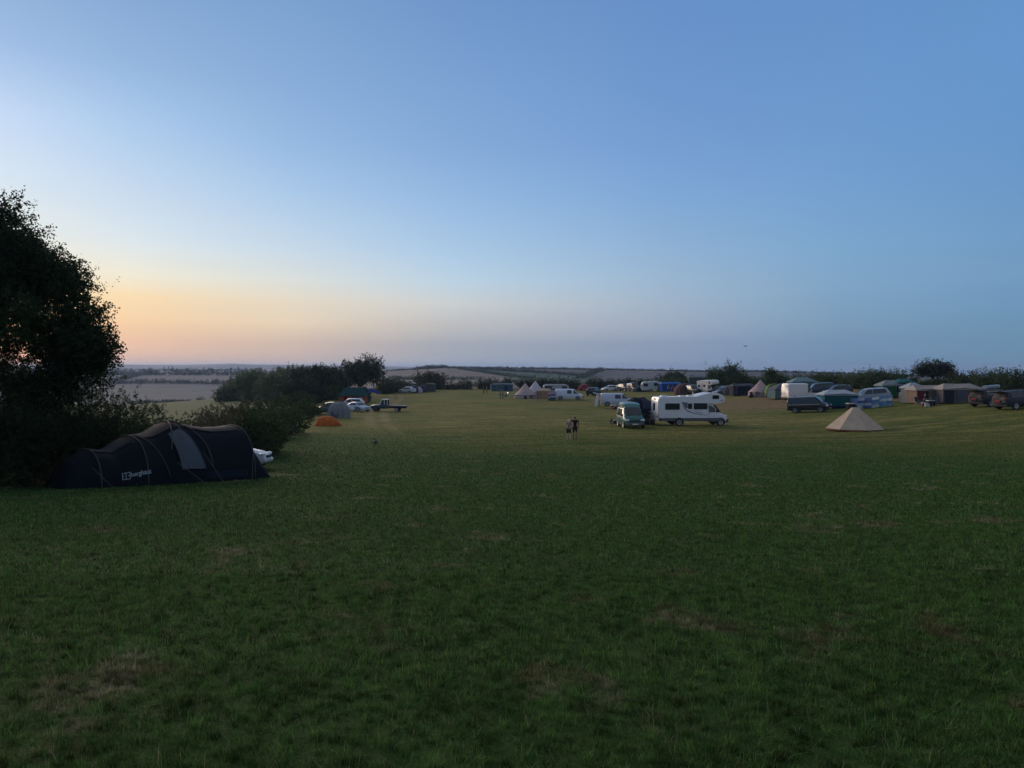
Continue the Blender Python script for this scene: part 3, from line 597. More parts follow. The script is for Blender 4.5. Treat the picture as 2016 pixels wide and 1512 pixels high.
class Body:
    """stations (x, z bottom, z waist, z roof, half width, half width at roof)"""
    def __init__(s, st, crown=.04): s.st = st; s.crown = crown
    def at(s, x):
        xs = [a[0] for a in s.st]; return [float(np.interp(x, xs, [a[i] for a in s.st])) for i in range(1, 6)]
    def y(s, x, z):
        zb, zw, zr, yb, yr = s.at(x)
        if z <= zw: return yb
        return yb + (yr - yb) * min(1, (z - zw) / max(.01, zr - zw))
    def build(s, m, parent, name='body'):
        rings = []
        for x, zb, zw, zr, yb, yr in s.st:
            h = zr - zw; e = min(.1, h * .3); half = [(yb * .9, zb), (yb * .985, zb + (zw - zb) * .25), (yb, zb + (zw - zb) * .6), (yb * .985, zw), (yb * .985 + (yr - yb * .985) * .5, zw + h * .5), (yr, zr - e), (yr * .9, zr - e * .3), (yr * .55, zr + s.crown * .7)]
            ring = [(x, a, b) for a, b in half] + [(x, 0, zr + s.crown)] + [(x, -a, b) for a, b in half[::-1]]
            rings.append(ring)
        return MB().loft(rings).build(name, m, parent, 38)
    def side(s, pts, side, m, parent, name='side_window', off=.006, th=.008):
        mb = MB(); v = [(x, side * (s.y(x, z) + off), z) for x, z in pts]
        if side > 0: v = v[::-1]
        return mb.panel(v, th).build(name, m, parent)
def lamp(parent, name, m, c, d): return MB().bbox(c, d, min(d) * .25).build(name, m, parent, 40)
def place(root_, pos, yaw): root_.location = pos; root_.rotation_euler = (0, 0, yaw); return root_
def tilt_to_ground(o, L_=3.0):
    x, y, z = o.location; a = o.rotation_euler.z; dx, dy = math.cos(a) * L_ / 2, math.sin(a) * L_ / 2
    p = math.atan2(gz(x + dx, y + dy) - gz(x - dx, y - dy), L_); nx_, ny_ = -math.sin(a) * .9, math.cos(a) * .9
    r = math.atan2(gz(x + nx_, y + ny_) - gz(x - nx_, y - ny_), 1.8); o.rotation_euler = (r, -p, a)

def van(label, body, pos, yaw, L_=4.9, H=1.95, W=1.9, side_win=((.9, 1.9), (2.15, 3.0)), rear='closed', group=None, name='camper_van', hightop=None, bumper=BLACKP, only_side=0, lower=None, stripe=None, cat='van', awnrail=None):
    o = thing(name, label, cat, pos, yaw, group); X = L_ / 4.9; h = W / 2; zr = H - .04; zw = 1.08 if H < 2.2 else 1.15
    st = [(-L_ / 2, .45, zw, zr - .14, h - .06, h - .24), (-L_ / 2 + .07, .34, zw, zr - .03, h - .02, h - .17), (-L_ / 2 + .5, .28, zw, zr, h, h - .14), (L_ / 2 - 1.75 * X, .28, zw, zr, h, h - .14), (L_ / 2 - 1.55 * X, .28, zw, zr - .03, h, h - .15),
          (L_ / 2 - 1.15 * X, .28, zw, zw + (zr - zw) * .56, h, h - .2), (L_ / 2 - .72 * X, .28, zw - .02, zw + .1, h - .01, h - .26), (L_ / 2 - .22 * X, .3, zw - .14, zw - .06, h - .05, h - .3), (L_ / 2 - .05, .32, zw - .28, zw - .2, h - .12, h - .35), (L_ / 2, .4, zw - .42, zw - .34, h - .2, h - .4)]
    B = Body(st, .04); bo = B.build(body, o)
    zt, z0 = zr - .16, zw + .06
    for s in (-1, 1):
        for a, b in side_win: B.side([(-L_ / 2 + a, z0), (-L_ / 2 + b, z0), (-L_ / 2 + b - .04, zt), (-L_ / 2 + a + .04, zt)], s, GLASS, o)
        xa = L_ / 2 - 1.68 * X
        B.side([(xa, z0), (L_ / 2 - .92 * X, z0), (L_ / 2 - 1.02 * X, z0 + .12), (L_ / 2 - 1.5 * X, zt - .04), (xa, zt)], s, GLASS, o, 'cab_window')
        MB().bbox((L_ / 2 - .98 * X, s * (h + .1), z0 + .08), (.1, .2, .24), .03).build('mirror', BLACKP, o, 40)
        for xx in (L_ / 2 - .9 * X, -L_ / 2 + .95 * X): arch(o, xx, s * (h + .004), .4); wheel(o, xx, s * (h - .09), .335)
        lamp(o, 'headlight', CHROME, (L_ / 2 - .16, s * (h - .24), zw - .3), (.34, .4, .2))
        lamp(o, 'tail_light', REDL, (-L_ / 2 + .01, s * (h - .14), 1.0), (.06, .12, .5))
        if stripe: B.side([(-L_ / 2 + .1, zw - .12), (L_ / 2 - .9, zw - .12), (L_ / 2 - .9, zw - .04), (-L_ / 2 + .1, zw - .04)], s, stripe, o, 'side_stripe')
        if lower: B.side([(-L_ / 2 + .12, .3), (L_ / 2 - .35, .3), (L_ / 2 - .35, zw - .16), (-L_ / 2 + .12, zw - .16)], s, lower, o, 'lower_panel', .002, .006)
    xw0, zw0 = L_ / 2 - .74 * X, zw + .13; xw1, zw1 = L_ / 2 - 1.52 * X, zr - .04
    MB().panel([(xw0 + .02, -(h - .24), zw0 + .02), (xw0 + .02, h - .24, zw0 + .02), (xw1 + .03, h - .24, zw1 + .03), (xw1 + .03, -(h - .24), zw1 + .03)], .015).build('windscreen', GLASS, o)
    MB().bbox((L_ / 2 - .02, 0, .45), (.16, W - .2, .28), .05).build('bumper', bumper, o, 40)
    MB().bbox((L_ / 2 + .03, 0, .72), (.05, W - 1.0, .12), .02).build('grille', BLACKP, o)
    lamp(o, 'number_plate', mat('plate_white', (.6, .6, .58), .5), (L_ / 2 + .07, 0, .42), (.015, .52, .11))
    lamp(o, 'number_plate', mat('plate_yellow', (.55, .42, .08), .5), (-L_ / 2 - .02, 0, .62), (.015, .52, .11))
    if rear == 'plain': MB().bbox((-L_ / 2 - .02, 0, .42), (.14, W - .12, .22), .04).build('rear_bumper', bumper, o, 40); MB().box((-L_ / 2 - .0, 0, (zw + zr) / 2 - .3), (.03, .03, zr - zw)).build('rear_door_seam', BLACKP, o)
    elif rear == 'closed':
        MB().panel([(-L_ / 2 - .012, h - .3, zw + .1), (-L_ / 2 - .012, -(h - .3), zw + .1), (-L_ / 2 + .0, -(h - .38), zr - .2), (-L_ / 2 + .0, h - .38, zr - .2)], .012).build('rear_window', GLASS, o)
        MB().bbox((-L_ / 2 - .02, 0, .42), (.14, W - .12, .22), .04).build('rear_bumper', bumper, o, 40)
    else:
        MB().panel([(-L_ / 2 - .01, h - .12, .5), (-L_ / 2 - .01, -(h - .12), .5), (-L_ / 2 - .01, -(h - .26), zr - .12), (-L_ / 2 - .01, h - .26, zr - .12)], .008).build('load_bay', BLACKP, o)
        MB().panel([(-L_ / 2, h - .2, zr - .06), (-L_ / 2, -(h - .2), zr - .06), (-L_ / 2 - 1.1, -(h - .2), zr + .12), (-L_ / 2 - 1.1, h - .2, zr + .12)], .05).build('tailgate', body, o)
    if hightop:
        rings = []
        for x, z, k in [(-L_ / 2 + .12, .04, .7), (-L_ / 2 + .22, .36, .9), (-L_ / 2 + .6, .44, 1), (L_ / 2 - 2.1, .44, 1), (L_ / 2 - 1.65, .3, .96), (L_ / 2 - 1.45, .02, .86)]:
            yy = (h - .15) * k; rings.append([(x, yy, zr - .04), (x, yy * .98, zr + z * .7), (x, yy * .8, zr + z), (x, 0, zr + z + .03), (x, -yy * .8, zr + z), (x, -yy * .98, zr + z * .7), (x, -yy, zr - .04)])
        t = MB().loft(rings).build('high_top', hightop, o, 35)
        for s in (-1, 1): MB().panel([(a, s * (h - .15 + .006), b) for a, b in ([(.1, zr + .08), (.9, zr + .08), (.9, zr + .26), (.1, zr + .26)] if s < 0 else [(.1, zr + .26), (.9, zr + .26), (.9, zr + .08), (.1, zr + .08)])], .01).build('top_window', GLASS, t)
    tilt_to_ground(o); return o
CAR = {  # stations as fractions: (x/L, bottom, waist, roof)
 'hatch': (4.0, 1.48, 1.74, [(0, .45, .85, .92, .86, .8), (.02, .32, .9, 1.1, .97, .8), (.1, .24, .92, 1.38, 1, .72), (.2, .22, .92, 1.46, 1, .7), (.5, .22, .9, 1.47, 1, .7), (.62, .22, .88, 1.36, 1, .7), (.76, .22, .86, .94, 1, .8), (.92, .24, .74, .8, .94, .72), (.985, .3, .6, .66, .84, .65), (1, .38, .5, .55, .72, .55)], .31),
 'saloon': (4.5, 1.42, 1.78, [(0, .45, .82, .88, .84, .76), (.02, .32, .9, .98, .94, .8), (.16, .24, .9, 1.0, 1, .78), (.28, .22, .9, 1.32, 1, .7), (.38, .22, .9, 1.41, 1, .68), (.52, .22, .88, 1.41, 1, .68), (.6, .22, .87, 1.32, 1, .7), (.74, .22, .86, .93, 1, .8), (.92, .24, .74, .8, .94, .72), (.985, .3, .6, .66, .84, .65), (1, .38, .5, .55, .72, .55)], .32),
 'suv': (4.7, 1.8, 1.88, [(0, .5, 1.05, 1.1, .9, .84), (.015, .4, 1.08, 1.3, .98, .8), (.07, .32, 1.1, 1.7, 1, .78), (.16, .3, 1.1, 1.78, 1, .78), (.52, .3, 1.08, 1.79, 1, .78), (.62, .3, 1.06, 1.68, 1, .78), (.73, .3, 1.05, 1.14, 1, .84), (.93, .34, .98, 1.03, .97, .8), (.985, .4, .85, .9, .9, .74), (1, .48, .7, .75, .8, .66)], .37)}
def car(kind, label, body, pos, yaw, group=None, name='parked_car', cat='car', open_boot=False, roofbox=None, roof_bars=False, plate=True, scale=1.0):
    L_, H, W, fr, wr = CAR[kind]; h = W / 2; o = thing(name, label, cat, pos, yaw, group)
    B = Body([((f - .5) * L_, a, b, c, h * d, h * e) for f, a, b, c, d, e in fr], .03); B.build(body, o)
    X = lambda f: (f - .5) * L_
    zw = fr[4][2]; zt = fr[4][3] - .1
    for s in (-1, 1):
        z0 = zw + .04
        ra = {'hatch': .13, 'saloon': .3, 'suv': .09}[kind]; rb = {'hatch': .19, 'saloon': .37, 'suv': .12}[kind]
        B.side([(X(ra), z0 + .05), (X(.44), z0), (X(.44), zt), (X(rb), zt - .02)], s, GLASS, o)
        B.side([(X(.455), z0), (X(.7), z0), (X(.69), z0 + .06), (X(.575), zt - .01), (X(.455), zt)], s, GLASS, o, 'cab_window')
        MB().bbox((X(.665), s * (h + .06), z0 + .06), (.1, .16, .13), .03).build('mirror', body, o, 40)
        for f in (.19, .81): arch(o, X(f), s * (h + .004), wr + .06); wheel(o, X(f), s * (h - .08), wr)
        lamp(o, 'headlight', CHROME, (X(.965), s * h * .72, fr[-3][2] - .05), (.2, .3, .13))
        lamp(o, 'tail_light', REDL, (X(.008), s * h * .8, fr[2][2] - .04), (.07, .2, .2 if kind != 'suv' else .36))
    i = [k for k in range(len(fr)) if fr[k][0] > .7][0]; a, c = fr[i - 1], fr[i]
    MB().panel([(X(c[0]) + .0, -h * .74, c[3] + .045), (X(c[0]) + .0, h * .74, c[3] + .045), (X(a[0]) + .04, h * .64, a[3] + .02), (X(a[0]) + .04, -h * .64, a[3] + .02)], .02).build('windscreen', GLASS, o)
    j = {'hatch': (1, 2), 'saloon': (2, 3), 'suv': (1, 2)}[kind]; p, q = fr[j[0]], fr[j[1]]
    if open_boot:
        zr = fr[2][3]
        zk = fr[1][2] + .06; MB().panel([(X(0) - .025, h * .74, .72), (X(0) - .025, -h * .74, .72), (X(0) - .025, -h * .74, zk), (X(.045), -h * .68, zr - .06), (X(.045), h * .68, zr - .06), (X(0) - .025, h * .74, zk)], .03).build('boot_opening', BLACKP, o)
        MB().bbox((X(0) - .08, h * .2, .86), (.1, .6, .22), .03).build('luggage', mat('luggage_red', (.25, .02, .03)), o)
        MB().panel([(X(.07), h * .74, zr), (X(.07), -h * .74, zr), (X(.07) - 1.15, -h * .7, zr + .22), (X(.07) - 1.15, h * .7, zr + .22)], .06).build('boot_lid', body, o)
    else:
        MB().panel([(X(p[0]) - .03, h * .66, p[3] + .03), (X(p[0]) - .03, -h * .66, p[3] + .03), (X(q[0]) - .03, -h * .58, q[3] - .02), (X(q[0]) - .03, h * .58, q[3] - .02)], .02).build('rear_window', GLASS, o)
    MB().bbox((X(.99), 0, .42), (.16, W * .84, .2), .05).build('bumper', BLACKP if kind == 'suv' else body, o, 40)
    MB().bbox((X(.01), 0, .45), (.14, W * .86, .22), .05).build('rear_bumper', BLACKP if kind == 'suv' else body, o, 40)
    MB().bbox((X(1) + .0, 0, fr[-2][2]), (.06, W * .5, .12), .02).build('grille', BLACKP, o)
    if roofbox:
        t = MB()
        rings = [[(x, y * k, H + z) for y, z in ((-.4, .04), (-.42, .2), (-.3, .33), (.3, .33), (.42, .2), (.4, .04))] for x, k in ((-1.1, .7), (-.95, .96), (.5, 1), (.9, .7), (1.0, .4))]
        t.loft(rings).build('roof_box', roofbox, o, 40)
    if roof_bars or roofbox:
        for x in (-.6, .35): MB().bbox((x, 0, H + .03), (.05, W * .74, .04), .01).build('roof_bar', BLACKP, o)
    tilt_to_ground(o, 2.6); return o

def motorhome(label, pos, yaw):
    WH = paint('motorhome_white', (.68, .69, .71)); o = thing('motorhome', label, 'motorhome', pos, yaw)
    DK = paint('motorhome_skirt', (.075, .085, .1), .5); h = 1.12
    # living box outline, side view (x from the rear)
    prof = [(-3.55, .75), (-3.62, 1.2), (-3.6, 2.55), (-3.5, 2.78), (-3.35, 2.84), (.3, 2.9), (1.0, 3.1), (1.7, 3.26), (2.5, 3.24), (3.05, 3.02), (3.3, 2.68), (3.2, 2.38), (2.75, 2.24), (1.5, 2.2), (1.5, .75)]
    ins = [(x * .985 + .02, 1.95 + (z - 1.95) * .975) for x, z in prof]
    rings = [[(x, y, z) for x, z in p] for p, y in ((ins, -h), (prof, -h + .05), (prof, h - .05), (ins, h))]
    MB().loft(rings).build('body', WH, o, 30)
    lower = MB().bbox((-.15, 0, .62), (6.2, 2.16, .3), .02); lower.build('skirt', DK, o)
    cab = Body([(1.45, .42, 1.3, 2.2, 1.0, .92), (2.0, .42, 1.3, 2.2, 1.02, .9), (2.35, .42, 1.28, 1.86, 1.02, .84), (2.85, .42, 1.22, 1.32, 1.0, .78), (3.3, .42, 1.05, 1.12, .97, .72), (3.6, .45, .82, .88, .88, .64), (3.68, .5, .68, .72, .78, .55)], .03); cab.build(WH, o, 'cab')
    for s in (-1, 1):
        cab.side([(1.62, 1.34), (2.32, 1.34), (2.28, 1.78), (1.9, 1.98), (1.62, 1.98)], s, GLASS, o, 'cab_window')
        cab.side([(2.38, 1.34), (2.72, 1.3), (2.36, 1.74)], s, GLASS, o, 'quarter_window')
        cab.side([(1.58, .55), (1.6, .55), (1.6, 2.0), (1.58, 2.0)], s, BLACKP, o, 'door_seam', .002, .004)
        MB().bbox((1.68, s * 1.035, 1.2), (.14, .03, .05), .01).build('door_handle', BLACKP, o)
        MB().bbox((2.55, s * 1.14, 1.5), (.14, .22, .34), .04).build('mirror', BLACKP, o, 40)
        for a, b_, z0, z1 in ((-2.9, -1.42, 1.6, 2.22), (-.58, -.16, 1.68, 2.22), (.02, 1.42, 1.64, 2.24), (1.95, 2.62, 2.66, 3.02)):
            pts = [(a + .05, s * (h + .003), z0), (b_ - .05, s * (h + .003), z0), (b_, s * (h + .003), z0 + .05), (b_, s * (h + .003), z1 - .05), (b_ - .05, s * (h + .003), z1), (a + .05, s * (h + .003), z1), (a, s * (h + .003), z1 - .05), (a, s * (h + .003), z0 + .05)]
            wn = MB().panel(pts if s < 0 else pts[::-1], .03).build('window', GLASS, o)
            m = MB(); e = s * (h + .036)
            for zz in (z0 + .04, z1 - .04): m.box(((a + b_) / 2, e, zz), (b_ - a - .1, .008, .02))
            m.build('frame', BLACKP, wn)
        # swoosh decal
        top = [(-1.27, 2.4), (-1.15, 2.12), (-.95, 1.82), (-.6, 1.52), (0, 1.3), (.7, 1.15), (1.46, 1.07)]; bot = [(x, z - w_) for (x, z), w_ in zip(top, (.02, .09, .12, .11, .08, .06, .03))]
        mb = MB()
        for i in range(len(top) - 1):
            q = [(bot[i][0], s * (h + .002), bot[i][1]), (bot[i + 1][0], s * (h + .002), bot[i + 1][1]), (top[i + 1][0], s * (h + .002), top[i + 1][1]), (top[i][0], s * (h + .002), top[i][1])]
            mb.panel(q if s < 0 else q[::-1], .004)
        mb.panel([(a, s * (h + .002), b_) for a, b_ in ([(-1.24, 2.36), (-.85, 1.75), (-.62, 1.75), (-.62, 2.3)] if s < 0 else [(-.62, 2.3), (-.62, 1.75), (-.85, 1.75), (-1.24, 2.36)])], .003)
        mb.build('decal', paint('decal_grey', (.13, .14, .17)), o)
        q = [(.1, 1.42), (.95, 1.28), (.98, 1.22), (.3, 1.34)]
        MB().panel([(a, s * (h + .002), b_) for a, b_ in (q if s < 0 else q[::-1])], .004).build('decal', paint('decal_blue', (.14, .15, .22)), o)
        q = [(2.55, 2.42), (3.0, 2.48), (3.16, 2.62), (3.06, 2.58), (2.8, 2.5)]
        MB().panel([(a, s * (h + .002), b_) for a, b_ in (q if s < 0 else q[::-1])], .004).build('decal', paint('decal_red', (.25, .08, .1)), o)
        for x in (-1.45, 2.85): arch(o, x, s * (h + .002 if x < 0 else 1.0), .46); wheel(o, x, s * (h - .1 if x < 0 else .93), .35, .22, paint('wheel_trim', (.5, .5, .5)))
        lamp(o, 'headlight', CHROME, (3.45, s * .72, .98), (.3, .3, .2))
        lamp(o, 'tail_light', REDL, (-3.58, s * .98, .98), (.08, .12, .36))
    MB().panel([(2.93, -.82, 1.3), (2.93, .82, 1.3), (2.38, .8, 2.02), (2.38, -.8, 2.02)], .02).build('windscreen', GLASS, o)
    MB().bbox((3.62, 0, .5), (.26, 1.9, .4), .08).build('bumper', DK, o, 40)
    MB().bbox((-3.58, 0, .62), (.16, 2.2, .26), .05).build('rear_bumper', paint('bumper_white', (.55, .55, .56)), o, 40)
    MB().bbox((-3.63, .1, 1.85), (.03, .55, .75), .02).build('rear_window', GLASS, o)
    MB().bbox((-3.62, 0, 2.62), (.04, .5, .14), .02).build('brake_light', REDL, o)
    for x, y in ((-2.6, .3), (-.9, -.3), (.2, .4)): MB().bbox((x, y, 2.92), (.6, .6, .13), .03).build('roof_vent', paint('vent', (.6, .6, .62)), o)
    t = MB()
    for z in (.95, 1.35): t.tube([(-3.62, -.7, z), (-3.95, -.7, z), (-3.95, .7, z), (-3.62, .7, z)], .02)
    t.build('bike_rack', POLE, o)
    tilt_to_ground(o, 4.3); return o
def bicycle(label, pos, yaw, m, z=0):
    o = thing('bicycle', label, 'bicycle', pos, yaw)
    for x in (-.5, .5):
        n = 18; pts = [(x + .33 * math.cos(t), 0, .34 + .33 * math.sin(t)) for t in [2 * math.pi * k / n for k in range(n + 1)]]
        MB().tube(pts, .018, 5).build('wheel', TYRE, o, 60)
    f = MB(); J = dict(b=(-.5, 0, .34), c=(-.05, 0, .3), s=(-.18, 0, .82), h=(.36, 0, .84), f=(.5, 0, .34))
    for a, b_ in ('bc', 'cs', 'bs', 'sh', 'ch', 'hf'): f.tube([J[a], J[b_]], .017, 6)
    f.build('frame', m, o); MB().bbox((-.2, 0, .9), (.24, .13, .05), .02).build('saddle', BLACKP, o)
    MB().tube([(.34, -.28, .98), (.38, 0, .95), (.34, .28, .98)], .013).build('handlebar', BLACKP, o); return o
def caravan(label, pos, yaw, L_=5.2, H=2.55, m=None, group=None, wins=((-1.9, -1.1), (.9, 1.9)), awn=None):
    m = m or paint('caravan_white', (.6, .6, .6)); o = thing('caravan', label, 'caravan', pos, yaw, group); l = L_ / 2; h = 1.08
    prof = [(-l + .1, .45), (-l, 1.0), (-l + .05, 1.9), (-l + .3, H - .12), (-l + .6, H), (l - .8, H), (l - .35, H - .15), (l - .02, 1.7), (l, 1.1), (l - .25, .45)]
    MB().loft([[(x, y, z) for x, z in p] for p, y in ((prof, -h), (prof, h))]).build('body', m, o, 30)
    for s in (-1, 1):
        for a, b_ in wins:
            q = [(a, s * (h + .002), 1.3), (b_, s * (h + .002), 1.3), (b_, s * (h + .002), 1.95), (a, s * (h + .002), 1.95)]
            MB().panel(q if s < 0 else q[::-1], .03).build('window', GLASS, o)
        wheel(o, 0, s * (h - .05), .32, .18); arch(o, 0, s * (h + .003), .38)
        q = [(-.55, s * (h + .002), .5), (.1, s * (h + .002), .5), (.1, s * (h + .002), 2.2), (-.55, s * (h + .002), 2.2)]
        if s < 0: MB().panel(q, .02).build('door', paint('caravan_door', (.5, .51, .52)), o)
    q = [(l + .01, -.7, 1.35), (l + .01, .7, 1.35), (l - .1, .68, 1.9), (l - .1, -.68, 1.9)]; MB().panel(q, .02).build('front_window', GLASS, o)
    MB().tube([(l - .2, 0, .45), (l + .9, 0, .42)], .05).build('drawbar', BLACKP, o)
    tilt_to_ground(o, 3); return o
def flatbed(label, pos, yaw):
    o = thing('flatbed_truck', label, 'truck', pos, yaw); BL = paint('truck_blue', (.02, .04, .06)); WT = paint('truck_white', (.6, .62, .62))
    Body([(-.3, .5, 1.1, 1.15, .92, .86), (.75, .5, 1.1, 1.15, .92, .84), (1.2, .5, 1.08, 1.12, .92, .8), (2.2, .5, 1.0, 1.05, .9, .78), (2.5, .55, .92, .98, .85, .74)]).build(BL, o, 'bonnet')
    cabf = MB()
    for s in (-1, 1):
        for a, b_ in (((-.28, 1.12), (-.28, 2.0)), ((-.28, 2.0), (.6, 1.98)), ((.6, 1.98), (.95, 1.14)), ((.2, 1.12), (.2, 1.98))): cabf.tube([(a[0], s * .8, a[1]), (b_[0], s * .8, b_[1])], .055, 6)
        for x in (1.7, -1.9): arch(o, x, s * .93, .42) if x > 0 else None; wheel(o, x, s * .82, .37)
        lamp(o, 'headlight', CHROME, (2.5, s * .62, .85), (.08, .2, .2))
        q = [(-.22, s * .79, 1.18), (.82, s * .79, 1.18), (.56, s * .79, 1.92), (-.22, s * .79, 1.92)]; MB().panel(q if s < 0 else q[::-1], .01).build('side_window', GLASS, o)
    cabf.build('cab_frame', WT, o, 50)
    MB().bbox((.16, 0, 2.02), (.95, 1.66, .09), .03).build('cab_roof', WT, o)
    MB().panel([(.97, -.76, 1.2), (.97, .76, 1.2), (.66, .74, 1.94), (.66, -.74, 1.94)], .02).build('windscreen', GLASS, o)
    MB().bbox((-1.9, 0, .98), (3.0, 2.0, .14), .02).build('load_bed', mat('bed_boards', (.22, .21, .22), .8, var=.3), o)
    MB().bbox((-1.9, 0, .72), (2.9, .8, .3), .02).build('chassis', BLACKP, o)
    MB().bbox((2.58, 0, .6), (.14, 1.8, .2), .04).build('bumper', BLACKP, o)
    tilt_to_ground(o, 3.4); return o
# ------------------------------------------------------------ tents
def guy(parent, pts): 
    for a, b_ in pts: MB().tube([a, b_], .007, 4).build('guy_rope', ROPE, parent)
def bell_tent(label, pos, r, H, m, wall=.55, n=14, door=-math.pi / 2, group=None, wallm=None, yaw=0, trim=None, name='bell_tent', top=.05, lift=0, guys=8, doorm=None, sag=.12):
    o = thing(name, label, 'tent', pos, yaw, group); pts = []
    rings = []
    K = 7
    for i in range(K + 1):
        t = i / K; z = H - (H - wall) * t; rr = top + (r - top) * (t ** 1.0) - sag * math.sin(math.pi * t) * r * .5
        ring = []
        for k in range(n * 2):
            a = 2 * math.pi * k / (2 * n); s = 1 if k % 2 == 0 else math.cos(math.pi / n) * (1 - .03 * math.sin(math.pi * t))
            ring.append((rr * s * math.cos(a), rr * s * math.sin(a), z + lift))
        rings.append(ring)
    MB().loft(rings[::-1]).build('canopy', m, o, 20 if guys else 6)
    if wall > .1:
        b = MB(); lo = [(x * 1.0, y * 1.0, .02) for x, y, z in rings[-1]]; up = [(x * .975, y * .975, z - .02) for x, y, z in rings[-1]]
        b.loft([lo, up]).build('side_wall', wallm or m, o, 20)
    if trim: MB().loft([[(x * 1.01, y * 1.01, wall + lift - .02) for x, y, z in rings[-1]], [(x * 1.012, y * 1.012, wall + lift + .06) for x, y, z in rings[-2 + 1]]]).build('edge_trim', trim, o, 20)
    if guys: MB().lathe([(top + .05, H + lift - .08), (top + .04, H + lift), (.015, H + lift + .06)], n=10).build('peak_cap', trim or ROPE, o)
    if doorm:
        a0 = door; w_ = .28; zt = wall + (H - wall) * .45; rt = r * .56
        c = lambda a, rr, z: (rr * math.cos(a), rr * math.sin(a), z)
        MB().panel([c(a0 - w_, r * 1.0 + .03, .04), c(a0 + w_, r + .03, .04), c(a0 + w_, r + .02, wall), c(a0 + .03, rt + .02, zt), c(a0 - .03, rt + .02, zt), c(a0 - w_, r + .02, wall)], .02).build('door', doorm, o)
    if guys: guy(o, [((r * math.cos(a), r * math.sin(a), wall + lift), ((r + 1.1) * math.cos(a), (r + 1.1) * math.sin(a), 0)) for a in [2 * math.pi * (k + .5) / guys for k in range(guys)]])
    return o
def arch_pts(w, h, u, n=18, p=2.3, lean=0):
    r = []
    for k in range(n + 1):
        t = math.pi * k / n; c, s = math.cos(t), math.sin(t)
        r.append((u + lean * s, -math.copysign(abs(c) ** (2 / p), c) * w / 2, abs(s) ** (2 / p) * h))
    return r
def tunnel(name, label, pos, yaw, secs, m, group=None, poles=(), polem=None, panels=(), p=2.3, n=18, partname='canopy'):
    """secs (u, width, height); sagging skin between hoops; poles at given u; panels (u0,u1,t0,t1,material,name)"""
    o = thing(name, label, 'tent', pos, yaw, group); us = [s[0] for s in secs]
    f = lambda u: (float(np.interp(u, us, [s[1] for s in secs])), float(np.interp(u, us, [s[2] for s in secs])))
    grid = sorted(set(list(np.linspace(us[0], us[-1], 40)) + us)); hoops = list(poles) or us
    def S(u, t, off=0):
        w_, h_ = f(u); w_ += off * 2; h_ += off; c, s = math.cos(t), math.sin(t)
        near = min(abs(u - q) for q in hoops); sg = 1 - .035 * min(1, near / .6)
        return (u, -math.copysign(abs(c) ** (2 / p), c) * w_ / 2 * sg, abs(s) ** (2 / p) * h_ * sg)
    MB().loft([[S(u, math.pi * k / n) for k in range(n + 1)] for u in grid], cap=True).build(partname, m, o, 30)
    for q in poles: MB().tube([S(q, math.pi * k / 24, .015) for k in range(25)], .022, 5).build('pole_sleeve', polem or POLE, o, 60)
    for u0, u1, t0, t1, pm, nm in panels:
        k = 6; r0 = [[S(u0 + (u1 - u0) * i / k, t0 + (t1 - t0) * j / k, .03) for j in range(k + 1)] for i in range(k + 1)]
        MB().loft(r0, cap=False, closed=False).build(nm, pm, o, 40)
    return o, S
def dome(label, pos, yaw, a, b_, H, m, group=None, poles=True, door=None, name='dome_tent', flaps=0, win=None, m2=None):
    o = thing(name, label, 'tent', pos, yaw, group); n = 24; rings = []
    for i in range(9):
        t = i / 8; z = H * math.sin(t * math.pi / 2) ** .9; q = math.cos(t * math.pi / 2) ** .75
        rings.append([(a * q * math.copysign(abs(math.cos(s)) ** .7, math.cos(s)) * (1 - .03 * abs(math.sin(2 * s))), b_ * q * math.copysign(abs(math.sin(s)) ** .7, math.sin(s)), z) for s in [2 * math.pi * k / n for k in range(n)]])
    MB().loft(rings).build('canopy', m, o, 28)
    if poles:
        for s in (math.pi / 4, 3 * math.pi / 4):
            k0 = int(round(s / (2 * math.pi) * n)); k1 = (k0 + n // 2) % n
            MB().tube([Vector(r[k0]) * 1.015 for r in rings] + [Vector(r[k1]) * 1.015 for r in rings[::-1]][1:], .02, 5).build('pole_sleeve', m2 or POLE, o, 60)
    if door:
        MB().panel([(-.5, -b_ - .02, .05), (.5, -b_ - .02, .05), (.42, -b_ * .93, H * .4), (.1, -b_ * .66, H * .72), (-.1, -b_ * .66, H * .72), (-.42, -b_ * .93, H * .4)], .04).build('door', door, o)
    return o
